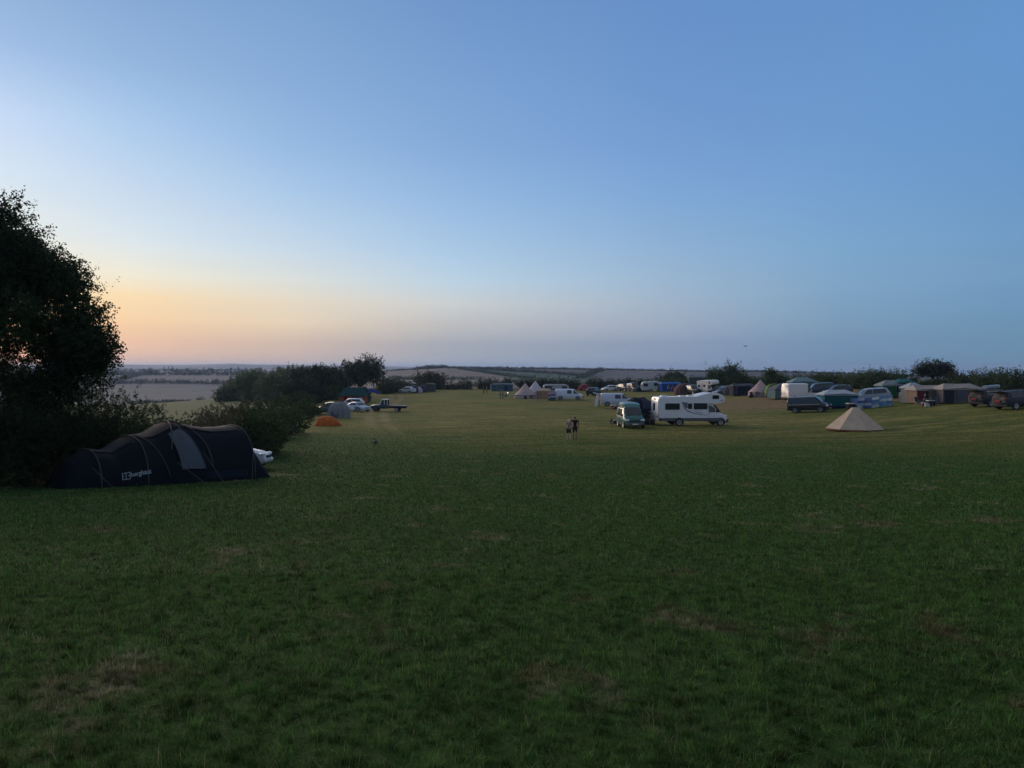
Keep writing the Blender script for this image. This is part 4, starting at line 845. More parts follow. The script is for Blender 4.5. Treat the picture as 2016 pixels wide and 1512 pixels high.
def frame_tent(label, pos, yaw, L_, W, He, Hr, roofm, wallm, group=None, name='frame_tent', openside=None, panels=(), hip=.5, overhang=.15, cat='tent', poles=False, ridge_x=True):
    """walls with a hipped roof; long axis x; front is -y"""
    o = thing(name, label, cat, pos, yaw, group); l, w_ = L_ / 2, W / 2; e = overhang
    b = MB(); b.add([(-l - e, -w_ - e, He - .08), (l + e, -w_ - e, He - .08), (l + e, w_ + e, He - .08), (-l - e, w_ + e, He - .08), (-l + hip, 0, Hr), (l - hip, 0, Hr), (0, -w_ - e, He + .02), (0, w_ + e, He + .02), (0, 0, Hr - .04)],
            [(0, 6, 8, 4), (6, 1, 5, 8), (1, 2, 5), (2, 7, 8, 5), (7, 3, 4, 8), (3, 0, 4)])
    b.add([(-l - e, -w_ - e, He - .08), (l + e, -w_ - e, He - .08), (l + e, w_ + e, He - .08), (-l - e, w_ + e, He - .08), (-l - e, -w_ - e, He - .2), (l + e, -w_ - e, He - .2), (l + e, w_ + e, He - .2), (-l - e, w_ + e, He - .2)], [(0, 1, 5, 4), (1, 2, 6, 5), (2, 3, 7, 6), (3, 0, 4, 7)])
    b.build('roof', roofm, o)
    sides = {'front': [(-l, -w_), (l, -w_)], 'right': [(l, -w_), (l, w_)], 'back': [(l, w_), (-l, w_)], 'left': [(-l, w_), (-l, -w_)]}
    for k, (p0, p1) in sides.items():
        if wallm is None or (openside and k in openside): continue
        p0, p1 = Vector((*p0, 0)), Vector((*p1, 0)); N_ = max(2, int((p1 - p0).length / .5)); nrm = Vector((p1 - p0)).cross(Vector((0, 0, 1))).normalized()
        r0, r1 = [], []
        for i in range(N_ * 2 + 1):
            q = p0.lerp(p1, i / (N_ * 2)); wob = .035 * math.sin(i * 1.9) if 0 < i < N_ * 2 else 0
            r0.append(q + nrm * wob * 1.5 + Vector((0, 0, .01))); r1.append(q + nrm * wob * .3 + Vector((0, 0, He - .1)))
        MB().loft([r0, r1], cap=False, closed=False).build('side_wall', wallm, o, 40)
    for a, c, z0, z1, pm, nm in panels:      # on the front wall, a..c along x
        MB().panel([(a, -w_ - .06, z0), (c, -w_ - .06, z0), (c, -w_ - .06, z1), (a, -w_ - .06, z1)], .02).build(nm, pm, o)
    if poles or openside or wallm is None:
        for x in (-l, l):
            for y in (-w_, w_): MB().tube([(x, y, 0), (x, y, He)], .022, 6).build('pole', POLE, o)
    return o
def windbreak(label, pts, H, mats_, group=None):
    P0 = pts[0]; o = thing('windbreak', label, 'windbreak', P0, 0, group)
    for i, (a, b_) in enumerate(zip(pts[:-1], pts[1:])):
        a, b_ = Vector(a) - Vector(P0), Vector(b_) - Vector(P0); nrm = (b_ - a).cross(Vector((0, 0, 1))).normalized(); m = mats_[i % len(mats_)]
        for j in range(4):
            r0 = []; r1 = []
            for k in range(7):
                q = a.lerp(b_, k / 6); bl = nrm * .06 * math.sin(math.pi * k / 6); z0 = .04 + (H - .08) * j / 4; z1 = .04 + (H - .08) * (j + 1) / 4
                r0.append(q + bl + Vector((0, 0, z0 + .002))); r1.append(q + bl + Vector((0, 0, z1)))
            mm = m[j % len(m)] if isinstance(m, (list, tuple)) else m
            MB().loft([r0, r1], cap=False, closed=False).build('stripe' if isinstance(m, (list, tuple)) else 'panel', mm, o)
    for q in pts: q = Vector(q) - Vector(P0); MB().tube([q + Vector((0, 0, -.1)), q + Vector((0, 0, H + .1))], .02, 6).build('stake', WOOD, o)
    return o
# ------------------------------------------------------------ camp gear
def camp_chair(label, pos, yaw, m, group='folding chairs'):
    o = thing('folding_chair', label, 'chair', pos, yaw, group)
    MB().bbox((0, 0, .42), (.48, .5, .04), .015).build('seat', m, o)
    MB().box((-.3, 0, .68), (.03, .5, .52), M=Matrix.Rotation(-.3, 3, 'Y')).build('backrest', m, o)
    for s in (-1, 1):
        MB().tube([(-.3, s * .27, 0), (.24, s * .27, .42)], .014, 5).build('leg', POLE, o)
        MB().tube([(.28, s * .27, 0), (-.22, s * .27, .45), (-.38, s * .27, .95)], .014, 5).build('leg', POLE, o)
        MB().bbox((.02, s * .29, .62), (.4, .05, .03), .01).build('armrest', BLACKP, o)
    return o
def camp_table(label, pos, yaw, m, L_=1.0, W=.6, H=.7, name='camp_table'):
    o = thing(name, label, 'table', pos, yaw)
    MB().bbox((0, 0, H), (L_, W, .035), .01).build('table_top', m, o)
    for x in (-1, 1):
        for y in (-1, 1): MB().tube([(x * L_ * .45, y * W * .42, 0), (x * L_ * .32, y * W * .42, H)], .013, 5).build('leg', POLE, o)
    return o
def cooler(label, pos, yaw, m, s=1.0, name='cool_box', cat='box'):
    o = thing(name, label, cat, pos, yaw)
    MB().bbox((0, 0, .17 * s), (.5 * s, .34 * s, .34 * s), .03).build('box', m, o, 40); MB().bbox((0, 0, .38 * s), (.54 * s, .38 * s, .07 * s), .02).build('lid', paint('lid_white', (.5, .5, .5)), o, 40)
    MB().tube([(-.2 * s, -.2 * s, .3 * s), (-.18 * s, -.21 * s, .46 * s), (.18 * s, -.21 * s, .46 * s), (.2 * s, -.2 * s, .3 * s)], .012).build('handle', BLACKP, o)
    return o
def lantern(label, pos, glow):
    o = thing('lantern', label, 'lantern', pos)
    MB().lathe([(.09, 0), (.1, .05), (.05, .08)], n=12).build('base', BLACKP, o, 30)
    MB().lathe([(.075, .085), (.09, .16), (.075, .26)], n=12).build('globe', mat('lit_globe_%d' % len(label), glow[:3], .3, emit=glow), o, 60)
    MB().lathe([(.09, .265), (.02, .33)], n=12).build('cap', BLACKP, o, 30); return o
# ------------------------------------------------------------ people
def skinmesh(name, J, E, m, sub=1):
    ids = {k: i for i, k in enumerate(J)}; me = bpy.data.meshes.new(name); me.from_pydata([J[k][0] for k in J], [(ids[a], ids[b_]) for a, b_ in E], [])
    o = bpy.data.objects.new('tmp', me); col.objects.link(o); o.modifiers.new('s', 'SKIN'); sv_ = me.skin_vertices[0].data
    for k, i in ids.items():
        r = J[k][1]; sv_[i].radius = r if isinstance(r, tuple) else (r, r); sv_[i].use_root = (i == 0)
    ss = o.modifiers.new('u', 'SUBSURF'); ss.levels = sub; ss.render_levels = sub
    bpy.context.view_layer.update(); dg = bpy.context.evaluated_depsgraph_get(); r = bpy.data.meshes.new_from_object(o.evaluated_get(dg)); r.name = name
    bpy.data.objects.remove(o); r.materials.clear(); r.materials.append(m); r.polygons.foreach_set('use_smooth', [True] * len(r.polygons)); return r
def person(label, pos, yaw, skin, topm, botm, hairm, H=1.75, female=False, stride=.12, armL=None, armR=None, hair='short', long_top=False, group=None, fingers=False, sit=False, sleeves=.5, shoes=None, bare=True):
    """faces +x; y+ is the person's left"""
    s = H / 1.75; o = thing('person', label, 'person', pos, yaw, group); V_ = lambda x, y, z: (x * s, y * s, z * s)
    sh = .17 if female else .2; hp = .1; dz = -.45 if sit else 0
    J = {'pel': (V_(0, 0, .95 + dz), (.13 * s, .15 * s)), 'wai': (V_(0, 0, 1.12 + dz), (.1 * s, .125 * s)), 'che': (V_(-.01, 0, 1.32 + dz), (.115 * s, .15 * s)), 'nb': (V_(-.01, 0, 1.46 + dz), (.06 * s, .07 * s)), 'nt': (V_(.0, 0, 1.54 + dz), .052 * s),
         'jaw': (V_(.03, 0, 1.59 + dz), (.06 * s, .06 * s)), 'hd': (V_(.01, 0, 1.66 + dz), (.095 * s, .078 * s)), 'top': (V_(0, 0, 1.715 + dz), (.06 * s, .055 * s))}
    E = [('pel', 'wai'), ('wai', 'che'), ('che', 'nb'), ('nb', 'nt'), ('nt', 'jaw'), ('jaw', 'hd'), ('hd', 'top')]
    for k, sg in (('L', 1), ('R', -1)):
        arm = (armL if k == 'L' else armR) or ((.0, .07, -.3), (.03, .05, -.58))
        S0 = Vector((-.01, sg * sh, 1.43 + dz)); El = S0 + Vector((arm[0][0], sg * arm[0][1], arm[0][2])); Wr = S0 + Vector((arm[1][0], sg * arm[1][1], arm[1][2])); d = (Wr - El).normalized()
        J['s' + k] = (V_(*S0), .052 * s); J['e' + k] = (V_(*El), .038 * s); J['w' + k] = (V_(*Wr), .026 * s); J['h' + k] = (V_(*(Wr + d * .08)), (.02 * s, .036 * s))
        E += [('che', 's' + k), ('s' + k, 'e' + k), ('e' + k, 'w' + k), ('w' + k, 'h' + k)]
        side = d.cross(Vector((0, sg, 0))).normalized() if abs(d.y) < .9 else Vector((1, 0, 0))
        for i, (o_, ln) in enumerate(((-.027, .07), (-.009, .082), (.009, .078), (.027, .06))):
            b0 = Wr + d * .085 + side * o_; J['f%s%d' % (k, i)] = (V_(*(b0 + d * .02)), .009 * s); J['g%s%d' % (k, i)] = (V_(*(b0 + d * ln + Vector((0, -sg * .015, 0)))), .008 * s); E += [('h' + k, 'f%s%d' % (k, i)), ('f%s%d' % (k, i), 'g%s%d' % (k, i))]
        J['t' + k] = (V_(*(Wr + d * .05 + side * .05)), .01 * s); E += [('h' + k, 't' + k)]
        ph = sg * stride
        if sit: kn = (.42, sg * .12, .5); an = (.42, sg * .13, .08)
        else: kn = (ph * .5 + .02, sg * .1, .5); an = (ph * 1.0 - (.05 if ph < 0 else 0), sg * .1, .09 + (.05 if ph < 0 else 0))
        J['u' + k] = (V_(0, sg * hp, .88 + dz), (.085 * s, .09 * s)); J['k' + k] = (V_(*kn), .055 * s); J['c' + k] = (V_(kn[0] * .6 + an[0] * .4 - .02, an[1], (kn[2] + an[2]) * .55), .052 * s); J['a' + k] = (V_(*an), .035 * s)
        J['b' + k] = (V_(an[0] + .06, an[1], an[2] - .045), (.03 * s, .04 * s)); J['o' + k] = (V_(an[0] + .15, an[1] + sg * .01, an[2] - .06), (.022 * s, .04 * s))
        E += [('pel', 'u' + k), ('u' + k, 'k' + k), ('k' + k, 'c' + k), ('c' + k, 'a' + k), ('a' + k, 'b' + k), ('b' + k, 'o' + k)]
    link('body', skinmesh('body', J, E, skin), o)
    g = 1.17
    T = {k: (J[k][0], tuple(np.multiply(J[k][1], g))) for k in ('wai', 'che')}; zb = (.9 if not long_top else .8) + dz
    T['hem'] = (V_(0, 0, zb), ((.17 if long_top else .145) * s, (.19 if long_top else .17) * s)); T['col'] = (V_(-.01, 0, 1.47 + dz), (.075 * s, .085 * s)); TE = [('wai', 'che'), ('wai', 'hem'), ('che', 'col')]
    for k in 'LR':
        a, b_ = Vector(J['s' + k][0]), Vector(J['e' + k][0]); T['s' + k] = (tuple(a), .066 * s); q = a.lerp(b_, min(1, sleeves * 1.6)); T['q' + k] = (tuple(q), .055 * s); TE += [('che', 's' + k), ('s' + k, 'q' + k)]
        if sleeves > .7: T['r' + k] = (J['w' + k][0], .036 * s); TE.append(('q' + k, 'r' + k))
    link('top', skinmesh('top', T, TE, topm), o)
    Bm = {'pel': (J['pel'][0], (.15 * s, .165 * s))}; BE = []
    for k in 'LR':
        a, b_ = Vector(J['u' + k][0]), Vector(J['k' + k][0]); Bm['u' + k] = (tuple(a), (.1 * s, .1 * s)); q = a.lerp(b_, .85 if bare else 1); Bm['q' + k] = (tuple(q), .08 * s if bare else .066 * s); BE += [('pel', 'u' + k), ('u' + k, 'q' + k)]
        if not bare: Bm['r' + k] = (J['a' + k][0], .055 * s); BE.append(('q' + k, 'r' + k))
    link('shorts' if bare else 'trousers', skinmesh('legwear', Bm, BE, botm), o)
    if hair == 'short': HJ = {'a': (V_(-.015, 0, 1.7 + dz), (.1 * s, .086 * s)), 'b': (V_(-.03, 0, 1.65 + dz), (.085 * s, .08 * s))}; HE = [('a', 'b')]
    else: HJ = {'a': (V_(-.015, 0, 1.69 + dz), (.105 * s, .092 * s)), 'b': (V_(-.04, 0, 1.62 + dz), (.085 * s, .09 * s)), 'c': (V_(-.06, 0, 1.5 + dz), (.05 * s, .075 * s)), 'd': (V_(-.08, 0, 1.42 + dz), (.025 * s, .05 * s))}; HE = [('a', 'b'), ('b', 'c'), ('c', 'd')]
    link('hair', skinmesh('hair', HJ, HE, hairm), o)
    f = MB()
    for sg in (-1, 1): f.lathe([(.001, -.01), (.011, -.004), (.011, .004), (.001, .01)], V_(.092, sg * .032, 1.655 + dz), 8, 'x')
    f.build('eyes', BLACKP, o); MB().box(V_(.105, 0, 1.625 + dz), (.03, .022, .035)).build('nose', skin, o); MB().box(V_(.09, 0, 1.585 + dz), (.012, .045, .01)).build('mouth', mat('lips', (.3, .12, .1)), o)
    for sg in (-1, 1): MB().lathe([(.005, -.01), (.028, 0), (.005, .012)], V_(.0, sg * .083, 1.65 + dz), 8, 'y').build('ear', skin, o)
    if shoes:
        for k in 'LR': MB().bbox(Vector(J['b' + k][0]) + Vector((.03, 0, -.015)), (.27 * s, .1 * s, .07 * s), .02).build('shoe', shoes, o, 40)
    return o
# ============================================================ the things in the field
A = R
def seat(px, py, dy=0): p = P(px, py); return p
NAVY = fabric('navy', (.004, .0075, .0135), var=.2, trans=.05); NAVY2 = fabric('navy_roof', (.007, .016, .028), trans=.05); GREYPOLE = mat('grey_sleeve', (.05, .054, .06), .7)
WINDOWG = mat('tent_window', (.015, .036, .056), .35, var=.15, spec=.5)
# --- navy tunnel tent
org = Vector((-15.5, 25.5, 0)); ax = Vector((.65, .76, 0)).normalized(); yaw = math.atan2(ax.y, ax.x); uc = 4.3
pc = org + ax * uc; pc.z = gz(pc.x, pc.y)
secs = [(.55, 1.9, .12), (.85, 2.3, .85), (1.5, 2.8, 1.25), (2.1, 3.0, 1.22), (2.9, 3.4, 1.68), (3.5, 3.5, 1.8), (4.3, 3.7, 2.26), (5.5, 3.6, 2.0), (6.9, 3.5, 2.02), (6.96, 3.3, 1.6), (7.25, 3.2, 1.3), (7.6, 3.0, .7), (7.85, 2.8, .05)]
tt, S = tunnel('tunnel_tent', 'large navy tunnel tent with curved poles and a pale blue window under the big tree', pc, yaw,
    [(u - uc, w_, h_) for u, w_, h_ in secs], NAVY, poles=[1.5 - uc, 2.9 - uc, 6.9 - uc], polem=GREYPOLE,
    panels=[(4.95 - uc, 6.6 - uc, .04, .16, NAVY2, 'mud_flap'), (4.5 - uc, 6.7 - uc, 1.15, 1.9, NAVY2, 'roof_panel'), (3.05 - uc, 4.15 - uc, 1.2, 1.9, NAVY2, 'roof_panel'), (1.5 - uc, 2.7 - uc, 1.2, 1.9, NAVY2, 'roof_panel')])
MB().tube([S(4.3 - uc + .9 * math.sin(k / 12 * 1.57), math.pi / 2 - k / 12 * 1.35, .03) for k in range(13)], .02, 5).build('pole_sleeve', GREYPOLE, tt, 60)
MB().tube([S(4.3 - uc - .5 * k / 12, math.pi / 2 - k / 12 * .95, .03) for k in range(13)], .02, 5).build('pole_sleeve', GREYPOLE, tt, 60)
MB().tube([S(4.3 - uc, math.pi / 2 + k / 12 * 1.5, .03) for k in range(13)], .02, 5).build('pole_sleeve', GREYPOLE, tt, 60)
wr_ = []
for j in range(9):
    q = j / 8; t_ = .2 + .86 * q; a0 = 4.05 - .2 * q + .18 * max(0, q - .75); a1 = 4.95 - .55 * q - .5 * max(0, q - .75); wr_.append([S(a0 + (a1 - a0) * i / 6 - uc, t_, .03) for i in range(7)])
MB().loft(wr_, cap=False, closed=False).build('window', WINDOWG, tt, 40)
fr_ = [r[0] for r in wr_] + wr_[-1][1:] + [r[-1] for r in wr_[::-1]] + wr_[0][::-1][1:]; MB().tube([Vector(v_) + Vector((0, -.012, 0)) for v_ in fr_], .012, 4).build('window_seam', GREYPOLE, tt)
MB().tube([S(2.9 - uc + .75 * k / 12, math.pi / 2 - k / 12 * 1.45, .03) for k in range(13)], .018, 5).build('pole_sleeve', GREYPOLE, tt, 60)
for a, b_ in (((4.9, .5), (5.35, -.5)), ((3.9, .35), (4.6, -.7)), ((6.9, .5), (6.5, -.45)), ((1.3, .6), (1.6, -.5))):
    p = S(a[0] - uc, a[1], .02); guy(tt, [(p, (b_[0] - uc, -1.85 + b_[1] + .1, .0))])
cu = bpy.data.curves.new('logo', 'FONT'); cu.body = 'berghaus'; cu.size = .175; cu.space_character = .95; cu.offset = .003; tmp = bpy.data.objects.new('tmp', cu); col.objects.link(tmp)
bpy.context.view_layer.update(); tm = bpy.data.meshes.new_from_object(tmp.evaluated_get(bpy.context.evaluated_depsgraph_get())); bpy.data.objects.remove(tmp)
def onwall(x, y, off=.07): return S(2.12 - uc + x, .19 + y / 1.3, off)
LOGO = mat('logo_white', (.28, .34, .4), .7)
for v in tm.vertices: v.co = Vector(onwall(v.co.x + .25, v.co.y + .02))
tm.materials.clear(); tm.materials.append(LOGO); link('lettering', tm, tt)
mb = MB()
def strip(x0, y0, x1, y1): mb.loft([[onwall(x0 + (x1 - x0) * i / 3, yy) for i in range(4)] for yy in (y0, (y0 + y1) / 2, y1)], cap=False, closed=False)
strip(0, -.045, .24, -.025); strip(0, .155, .24, .175); strip(0, -.025, .02, .155); strip(.22, -.025, .24, .155); strip(.105, -.025, .125, .155); strip(.02, .055, .06, .075); strip(.17, .055, .22, .075)
mb.build('emblem', LOGO, tt)
tilt_to_ground(tt, 7); 
# --- silver car behind it
car('hatch', 'silver white car whose bonnet shows behind the navy tunnel tent', paint('silver', (.45, .48, .52)), Vector((-12.75, 34.6, gz(-12.75, 34.6))), A(4))

# --- left pitch by the hedge
ORG = fabric('orange', (.52, .15, .035), trans=.3); ORG2 = fabric('orange_red', (.45, .07, .03)); GRY = fabric('grey_dome', (.2, .215, .23)); GRY2 = fabric('grey_dark', (.1, .105, .13))
o, S1 = tunnel('small_tent', 'low orange tent with ribbed hoops in front of the grey dome tent', P(646, 838), A(8), [(-1.35, .5, .03), (-.95, 1.3, .8), (-.35, 1.5, .98), (.3, 1.5, .95), (.75, 1.3, .7), (1.35, .5, .03)], ORG, poles=(-.95, -.35, .3, .75), polem=ORG2)
MB().panel([S1(.8, .3, .03), S1(1.3, .5, .03), S1(.8, 1.4, .03)], .01).build('door', ORG2, o)
dome('grey dome tent with arched front behind the orange tent', P(667, 822), A(-12), 1.3, 1.25, 1.85, GRY, door=GRY2, m2=GRY2)
car('hatch', 'dark hatchback parked left of the grey dome tent', paint('dark_grey', (.06, .07, .08)), P(649, 815), A(184), name='parked_car')
car('saloon', 'pale blue white saloon parked between the grey dome tent and the flatbed truck', paint('pale_blue', (.42, .48, .58)), P(703, 810), A(-38)).scale = (.88, .88, .88)
car('hatch', 'white hatchback parked behind the pale blue white saloon', paint('white_car', (.55, .57, .6)), G(690, 112), A(190))
camp_table('small pale camping table right of the grey dome tent', P(697, 815), A(10), mat('table_pale', (.3, .33, .32)), .8, .5, .7)
camp_chair('grey folding chair beside the small pale camping table', P(704, 815), A(80), GRY)
flatbed('dark blue flatbed truck with white cab frame facing left', P(761, 810), A(176)).scale = (.8, .8, .8)
TEAL = fabric('teal_roof', (.015, .06, .065)); RUST = fabric('rust', (.36, .07, .03)); RUSTD = fabric('rust_dark', (.05, .012, .012))
p = G(696, 126); frame_tent('big frame tent with teal roof over rust orange walls behind the saloon', p, A(-4), 4.0, 2.8, 1.45, 2.7, TEAL, RUST, panels=[(-1.1, -.6, .05, 1.3, RUSTD, 'door'), (.1, 1.2, .5, 1.2, WINDOWG, 'window'), (1.4, 1.8, .05, 1.3, fabric('pink', (.4, .2, .18)), 'curtain')], hip=.8)
p = G(717, 134); frame_tent('dark porch tent joined to the right of the teal and orange frame tent', p, A(-4), 1.6, 2.4, 1.5, 2.6, fabric('porch_dark', (.02, .045, .05)), fabric('porch_wall', (.03, .03, .05)), panels=[(-.2, .1, .8, 2.0, fabric('white_flap', (.5, .5, .52)), 'curtain')], hip=.5)
def parasol(label, pos, r, H, m, tilt=.2, group=None):
    o = thing('parasol', label, 'parasol', pos); MB().tube([(0, 0, 0), (.1, 0, H)], .025).build('pole', POLE, o)
    rings = [[(r * q * math.cos(a) + .1, r * q * math.sin(a), H - .45 * r * (1 - math.cos(q * 1.5)) + .02 + r * q * math.cos(a) * -tilt) for a in [2 * math.pi * k / 8 for k in range(8)]] for q in (.02, .35, .7, 1)]
    MB().loft(rings).build('canopy', m, o, 20); return o
parasol('bright blue tilted parasol right of the teal roofed tent', G(733, 140), 1.35, 2.1, fabric('blue_parasol', (.02, .04, .26), trans=.3), .3)
camp_chair('grey chair under the blue parasol', P(727, 791), A(-120), GRY2)
# far left of the far hedge
BLU = fabric('bright_blue', (.02, .05, .2)); WHT = fabric('white', (.42, .42, .45)); PUR = fabric('purple', (.07, .06, .13))
car('hatch', 'white car parked at the left end of the far hedge', paint('white_a', (.5, .52, .55)), P(802, 774), A(150))
dome('dark blue dome tent beside the white car at the far hedge', P(814, 773), 0, 1.5, 1.4, 1.7, fabric('navy_far', (.02, .03, .07)))
dome('pale grey dome tent between the dark blue tents at the far hedge', P(824, 773), 0, 1.0, 1.1, 1.35, WHT)
dome('second dark blue dome tent from the left at the far hedge', P(832, 772), 0, 1.3, 1.3, 1.6, fabric('navy_far', (.02, .03, .07)))
frame_tent('tall grey green utility tent right of the small dark blue tents', P(848, 771), 0, 2.2, 1.8, 1.9, 2.1, fabric('sage', (.09, .11, .11)), fabric('sage_wall', (.07, .085, .09)), hip=.3)
parasol('small white parasol left of the dark blue dome tents', G(812, 202), .9, 2.2, WHT, .1)

# --- centre
TL2 = fabric('pale_teal', (.09, .14, .16)); TL3 = fabric('mid_teal', (.06, .12, .15)); TAN = fabric('tan', (.42, .33, .26)); PINK = fabric('pinkish_canvas', (.46, .36, .35)); WB = fabric('white_canvas', (.5, .48, .52))
frame_tent('long pale teal tent standing before the far hedge', P(989, 770), 0, 5.2, 2.6, 1.7, 2.05, TL2, TL3, panels=[(-1.6, -1.2, .05, 1.5, TL2, 'curtain'), (.6, 1.3, .3, 1.4, BLU, 'window')], hip=.4)
def banner(label, pos, m, H=1.9, lean=.3):
    o = thing('feather_flag', label, 'flag', pos); MB().tube([(0, 0, 0), (lean, 0, H * 1.02)], .03).build('pole', POLE, o)
    MB().loft([[(-.02 + lean * z / H + dx * (.9 - .4 * z / H), .03 * math.sin(z * 3 + dx * 4) + y, z) for dx, y in ((0, 0), (.3, .02), (.55, 0), (.3, -.03))] for z in np.linspace(.2, H, 7)]).build('cloth', m, o, 40); return o
banner('leaning white feather flag left of the long pale teal tent', P(972, 770), fabric('flag_white', (.6, .6, .6), trans=.4))
banner('narrow pale grey flag behind the two walkers by the far hedge', P(965, 769), fabric('flag_grey', (.3, .32, .34)), 1.7, .02)
HBR = mat('hair_brown', (.035, .022, .014), .6, var=.3); HBL = mat('hair_blonde', (.6, .5, .33), .55, var=.25); HBK = mat('hair_black', (.008, .007, .007), .5)
DKC = mat('cloth_dark', (.02, .02, .025), .9); GRC = mat('cloth_grey', (.1, .1, .11), .9); PKC = mat('cloth_pink', (.3, .2, .2), .9); BRC = mat('cloth_brown', (.08, .06, .05), .9); SHO = mat('shoe_dark', (.03, .03, .03), .8)
person('person in dark clothes walking by the far hedge, left one of two walkers', P(952, 775), A(200), SKIN, DKC, DKC, HBR, 1.72, bare=False, shoes=SHO)
person('person in grey top walking by the far hedge, right one of two walkers', P(958, 775), A(170), SKIN, GRC, BRC, HBR, 1.65, bare=False, shoes=SHO, stride=.2)
bell_tent('small tan bell tent left of the pink bell tent', P(1010, 768), 2.0, 2.1, TAN, wall=.3, trim=fabric('red_trim', (.2, .03, .03)))
person('person in dark clothes standing left in the group before the pink bell tent', P(985, 785), A(20), SKIN, DKC, DKC, HBK, 1.74, bare=False, shoes=SHO, stride=.03)
person('person in brown top standing right in the group before the pink bell tent', P(990, 785), A(190), SKIN, BRC, DKC, HBR, 1.7, bare=False, shoes=SHO, stride=.03)
person('person sitting on a chair beside the standing group by the pink bell tent', P(996, 784), A(180), SKIN, GRC, DKC, HBR, 1.7, bare=False, sit=True)
camp_chair('dark folding chair under the sitting person beside the pink bell tent', P(996.3, 784), A(180), DKC)
camp_table('low pale table left of the standing group', P(979, 784), 0, mat('table_tan', (.3, .26, .22)), 1.2, .6, .45)
lantern('white lit lantern on a table between the group and the pink bell tent', P(999.5, 784) + Vector((0, .3, .86)), (.9, .95, 1, 2.2))
camp_table('camping table carrying the white lit lantern', P(999.5, 784) + Vector((0, .3, .0)), 0, GRC, .9, .5, .86)
bell_tent('pinkish bell tent in front of the white bell tent', P(1034, 784), 2.15, 2.9, PINK, wall=.6, wallm=PINK, doorm=fabric('door_pale', (.42, .38, .36)), trim=fabric('pink_trim', (.2, .14, .14)))
bell_tent('white bell tent rising behind the pinkish bell tent', P(1054, 777), 2.2, 3.0, WB, wall=.5, wallm=WB, trim=fabric('white_trim', (.22, .2, .22)))
for i, (px, py, yw, lab) in enumerate([(1036, 790, 60, 'dark folding chair first from the left before the pinkish bell tent'), (1045, 789, 100, 'folding chair with black bag second from the left before the pinkish bell tent'), (1058, 790, 10, 'folding chair before the tan awning right of the bell tents'), (1070, 790, 170, 'folding chair furthest right before the tan awning')]):
    camp_chair(lab, P(px, py), A(yw), (DKC, GRC, BRC, TAN)[i])
camp_table('wooden camping table between the chairs before the bell tents', P(1064, 789), A(6), WOOD, 1.3, .7, .7)
camp_table('long low table at the edge of the pinkish bell tent', P(1022, 789), A(3), GRC, 1.4, .6, .5)
frame_tent('tan awning with open front right of the bell tents', P(1070, 785), A(-3), 2.6, 2.2, 1.6, 1.9, TAN, fabric('tan_wall', (.3, .23, .18)), openside=('front',), hip=.3)
caravan('long cream folding caravan behind the white camper van and bell tents', P(1094, 778), A(180), 5.6, 2.3, paint('cream', (.3, .32, .33)), wins=((-2.3, -1.2), (.8, 2.3)))
windbreak('purple blue striped windbreak left of the white camper van', [P(1079, 789), P(1086, 788), P(1093, 787)], 1.5, [[PUR, fabric('lilac', (.24, .21, .3))]])
MB_ = frame_tent('dark topped sun shelter joined to the rear of the white camper van', P(1086, 783), 0, 1.9, 2.0, 1.7, 1.85, fabric('shelter_top', (.04, .04, .09)), None, cat='shelter', name='sun_shelter')
cooler('blue cool box standing behind the white camper van', P(1088, 789), A(5), fabric('cool_blue', (.03, .07, .12)), 1.8)
VW = paint('van_white', (.56, .61, .7)); VB = paint('van_bluewhite', (.46, .5, .62))
van('white camper van with dark roof rail parked right of the bell tents', VW, P(1120, 787), A(-3), side_win=((2.1, 2.95),), L_=4.95, H=1.98)
dome('small red tent by the far hedge behind the white camper van', P(1150, 769), 0, 1.6, 1.4, 1.6, fabric('red', (.2, .025, .03)), door=fabric('red_door', (.3, .1, .1)))
car('suv', 'black off road car standing between the two white camper vans', paint('black_car', (.02, .022, .026)), P(1170, 779), A(62), roof_bars=True)
van('white camper van with open tailgate behind the green camper van', VB, P(1214, 799), A(-2), side_win=((2.1, 3.0),), L_=4.9, H=1.95, rear='open')
person('person in greyish pink top standing at the open tailgate of a white van', P(1179, 800), A(10), SKIN, PKC, DKC, HBR, 1.72, bare=False, shoes=SHO, stride=.03)
def surfboard(label, pos, m, H=2.2, lean=.35, yaw=0):
    o = thing('surfboard', label, 'surfboard', pos, yaw); q = [(-.02, 0), (-.18, .15), (-.26, .7), (-.27, 1.2), (-.2, 1.8), (-.08, 2.12), (0, 2.2), (.08, 2.12), (.2, 1.8), (.27, 1.2), (.26, .7), (.18, .15), (.02, 0)]
    MB().panel([(x + lean * z / 2.2 * 1.0, 0, z * H / 2.2) for x, z in q], .06).build('board', m, o); MB().panel([(lean * .1, -.02, .2), (lean * .1 + .12, -.02, .26), (lean * .1, -.18, .22)], .01).build('fin', BLACKP, o); return o
surfboard('white board leaning upright beside the person at the open tailgate', P(1173, 801), paint('board_white', (.6, .6, .62)), 1.9, .3)
def lounger(label, pos, yaw, m):
    o = thing('sun_lounger', label, 'lounger', pos, yaw); MB().bbox((-.3, 0, .28), (1.3, .6, .06), .02).build('seat', m, o); MB().box((.55, 0, .48), (.7, .58, .06), M=Matrix.Rotation(-.55, 3, 'Y')).build('backrest', m, o)
    for x in (-.85, .3):
        for y in (-.26, .26): MB().tube([(x, y, 0), (x, y, .27)], .015).build('leg', POLE, o)
    return o
lounger('black camp lounger on the grass in front of the van with open tailgate', P(1202, 808), A(10), DKC)
cooler('red storage box at the head of the black camp lounger', P(1208, 806), A(10), fabric('box_red', (.16, .04, .06)), 1.5, 'storage_box')
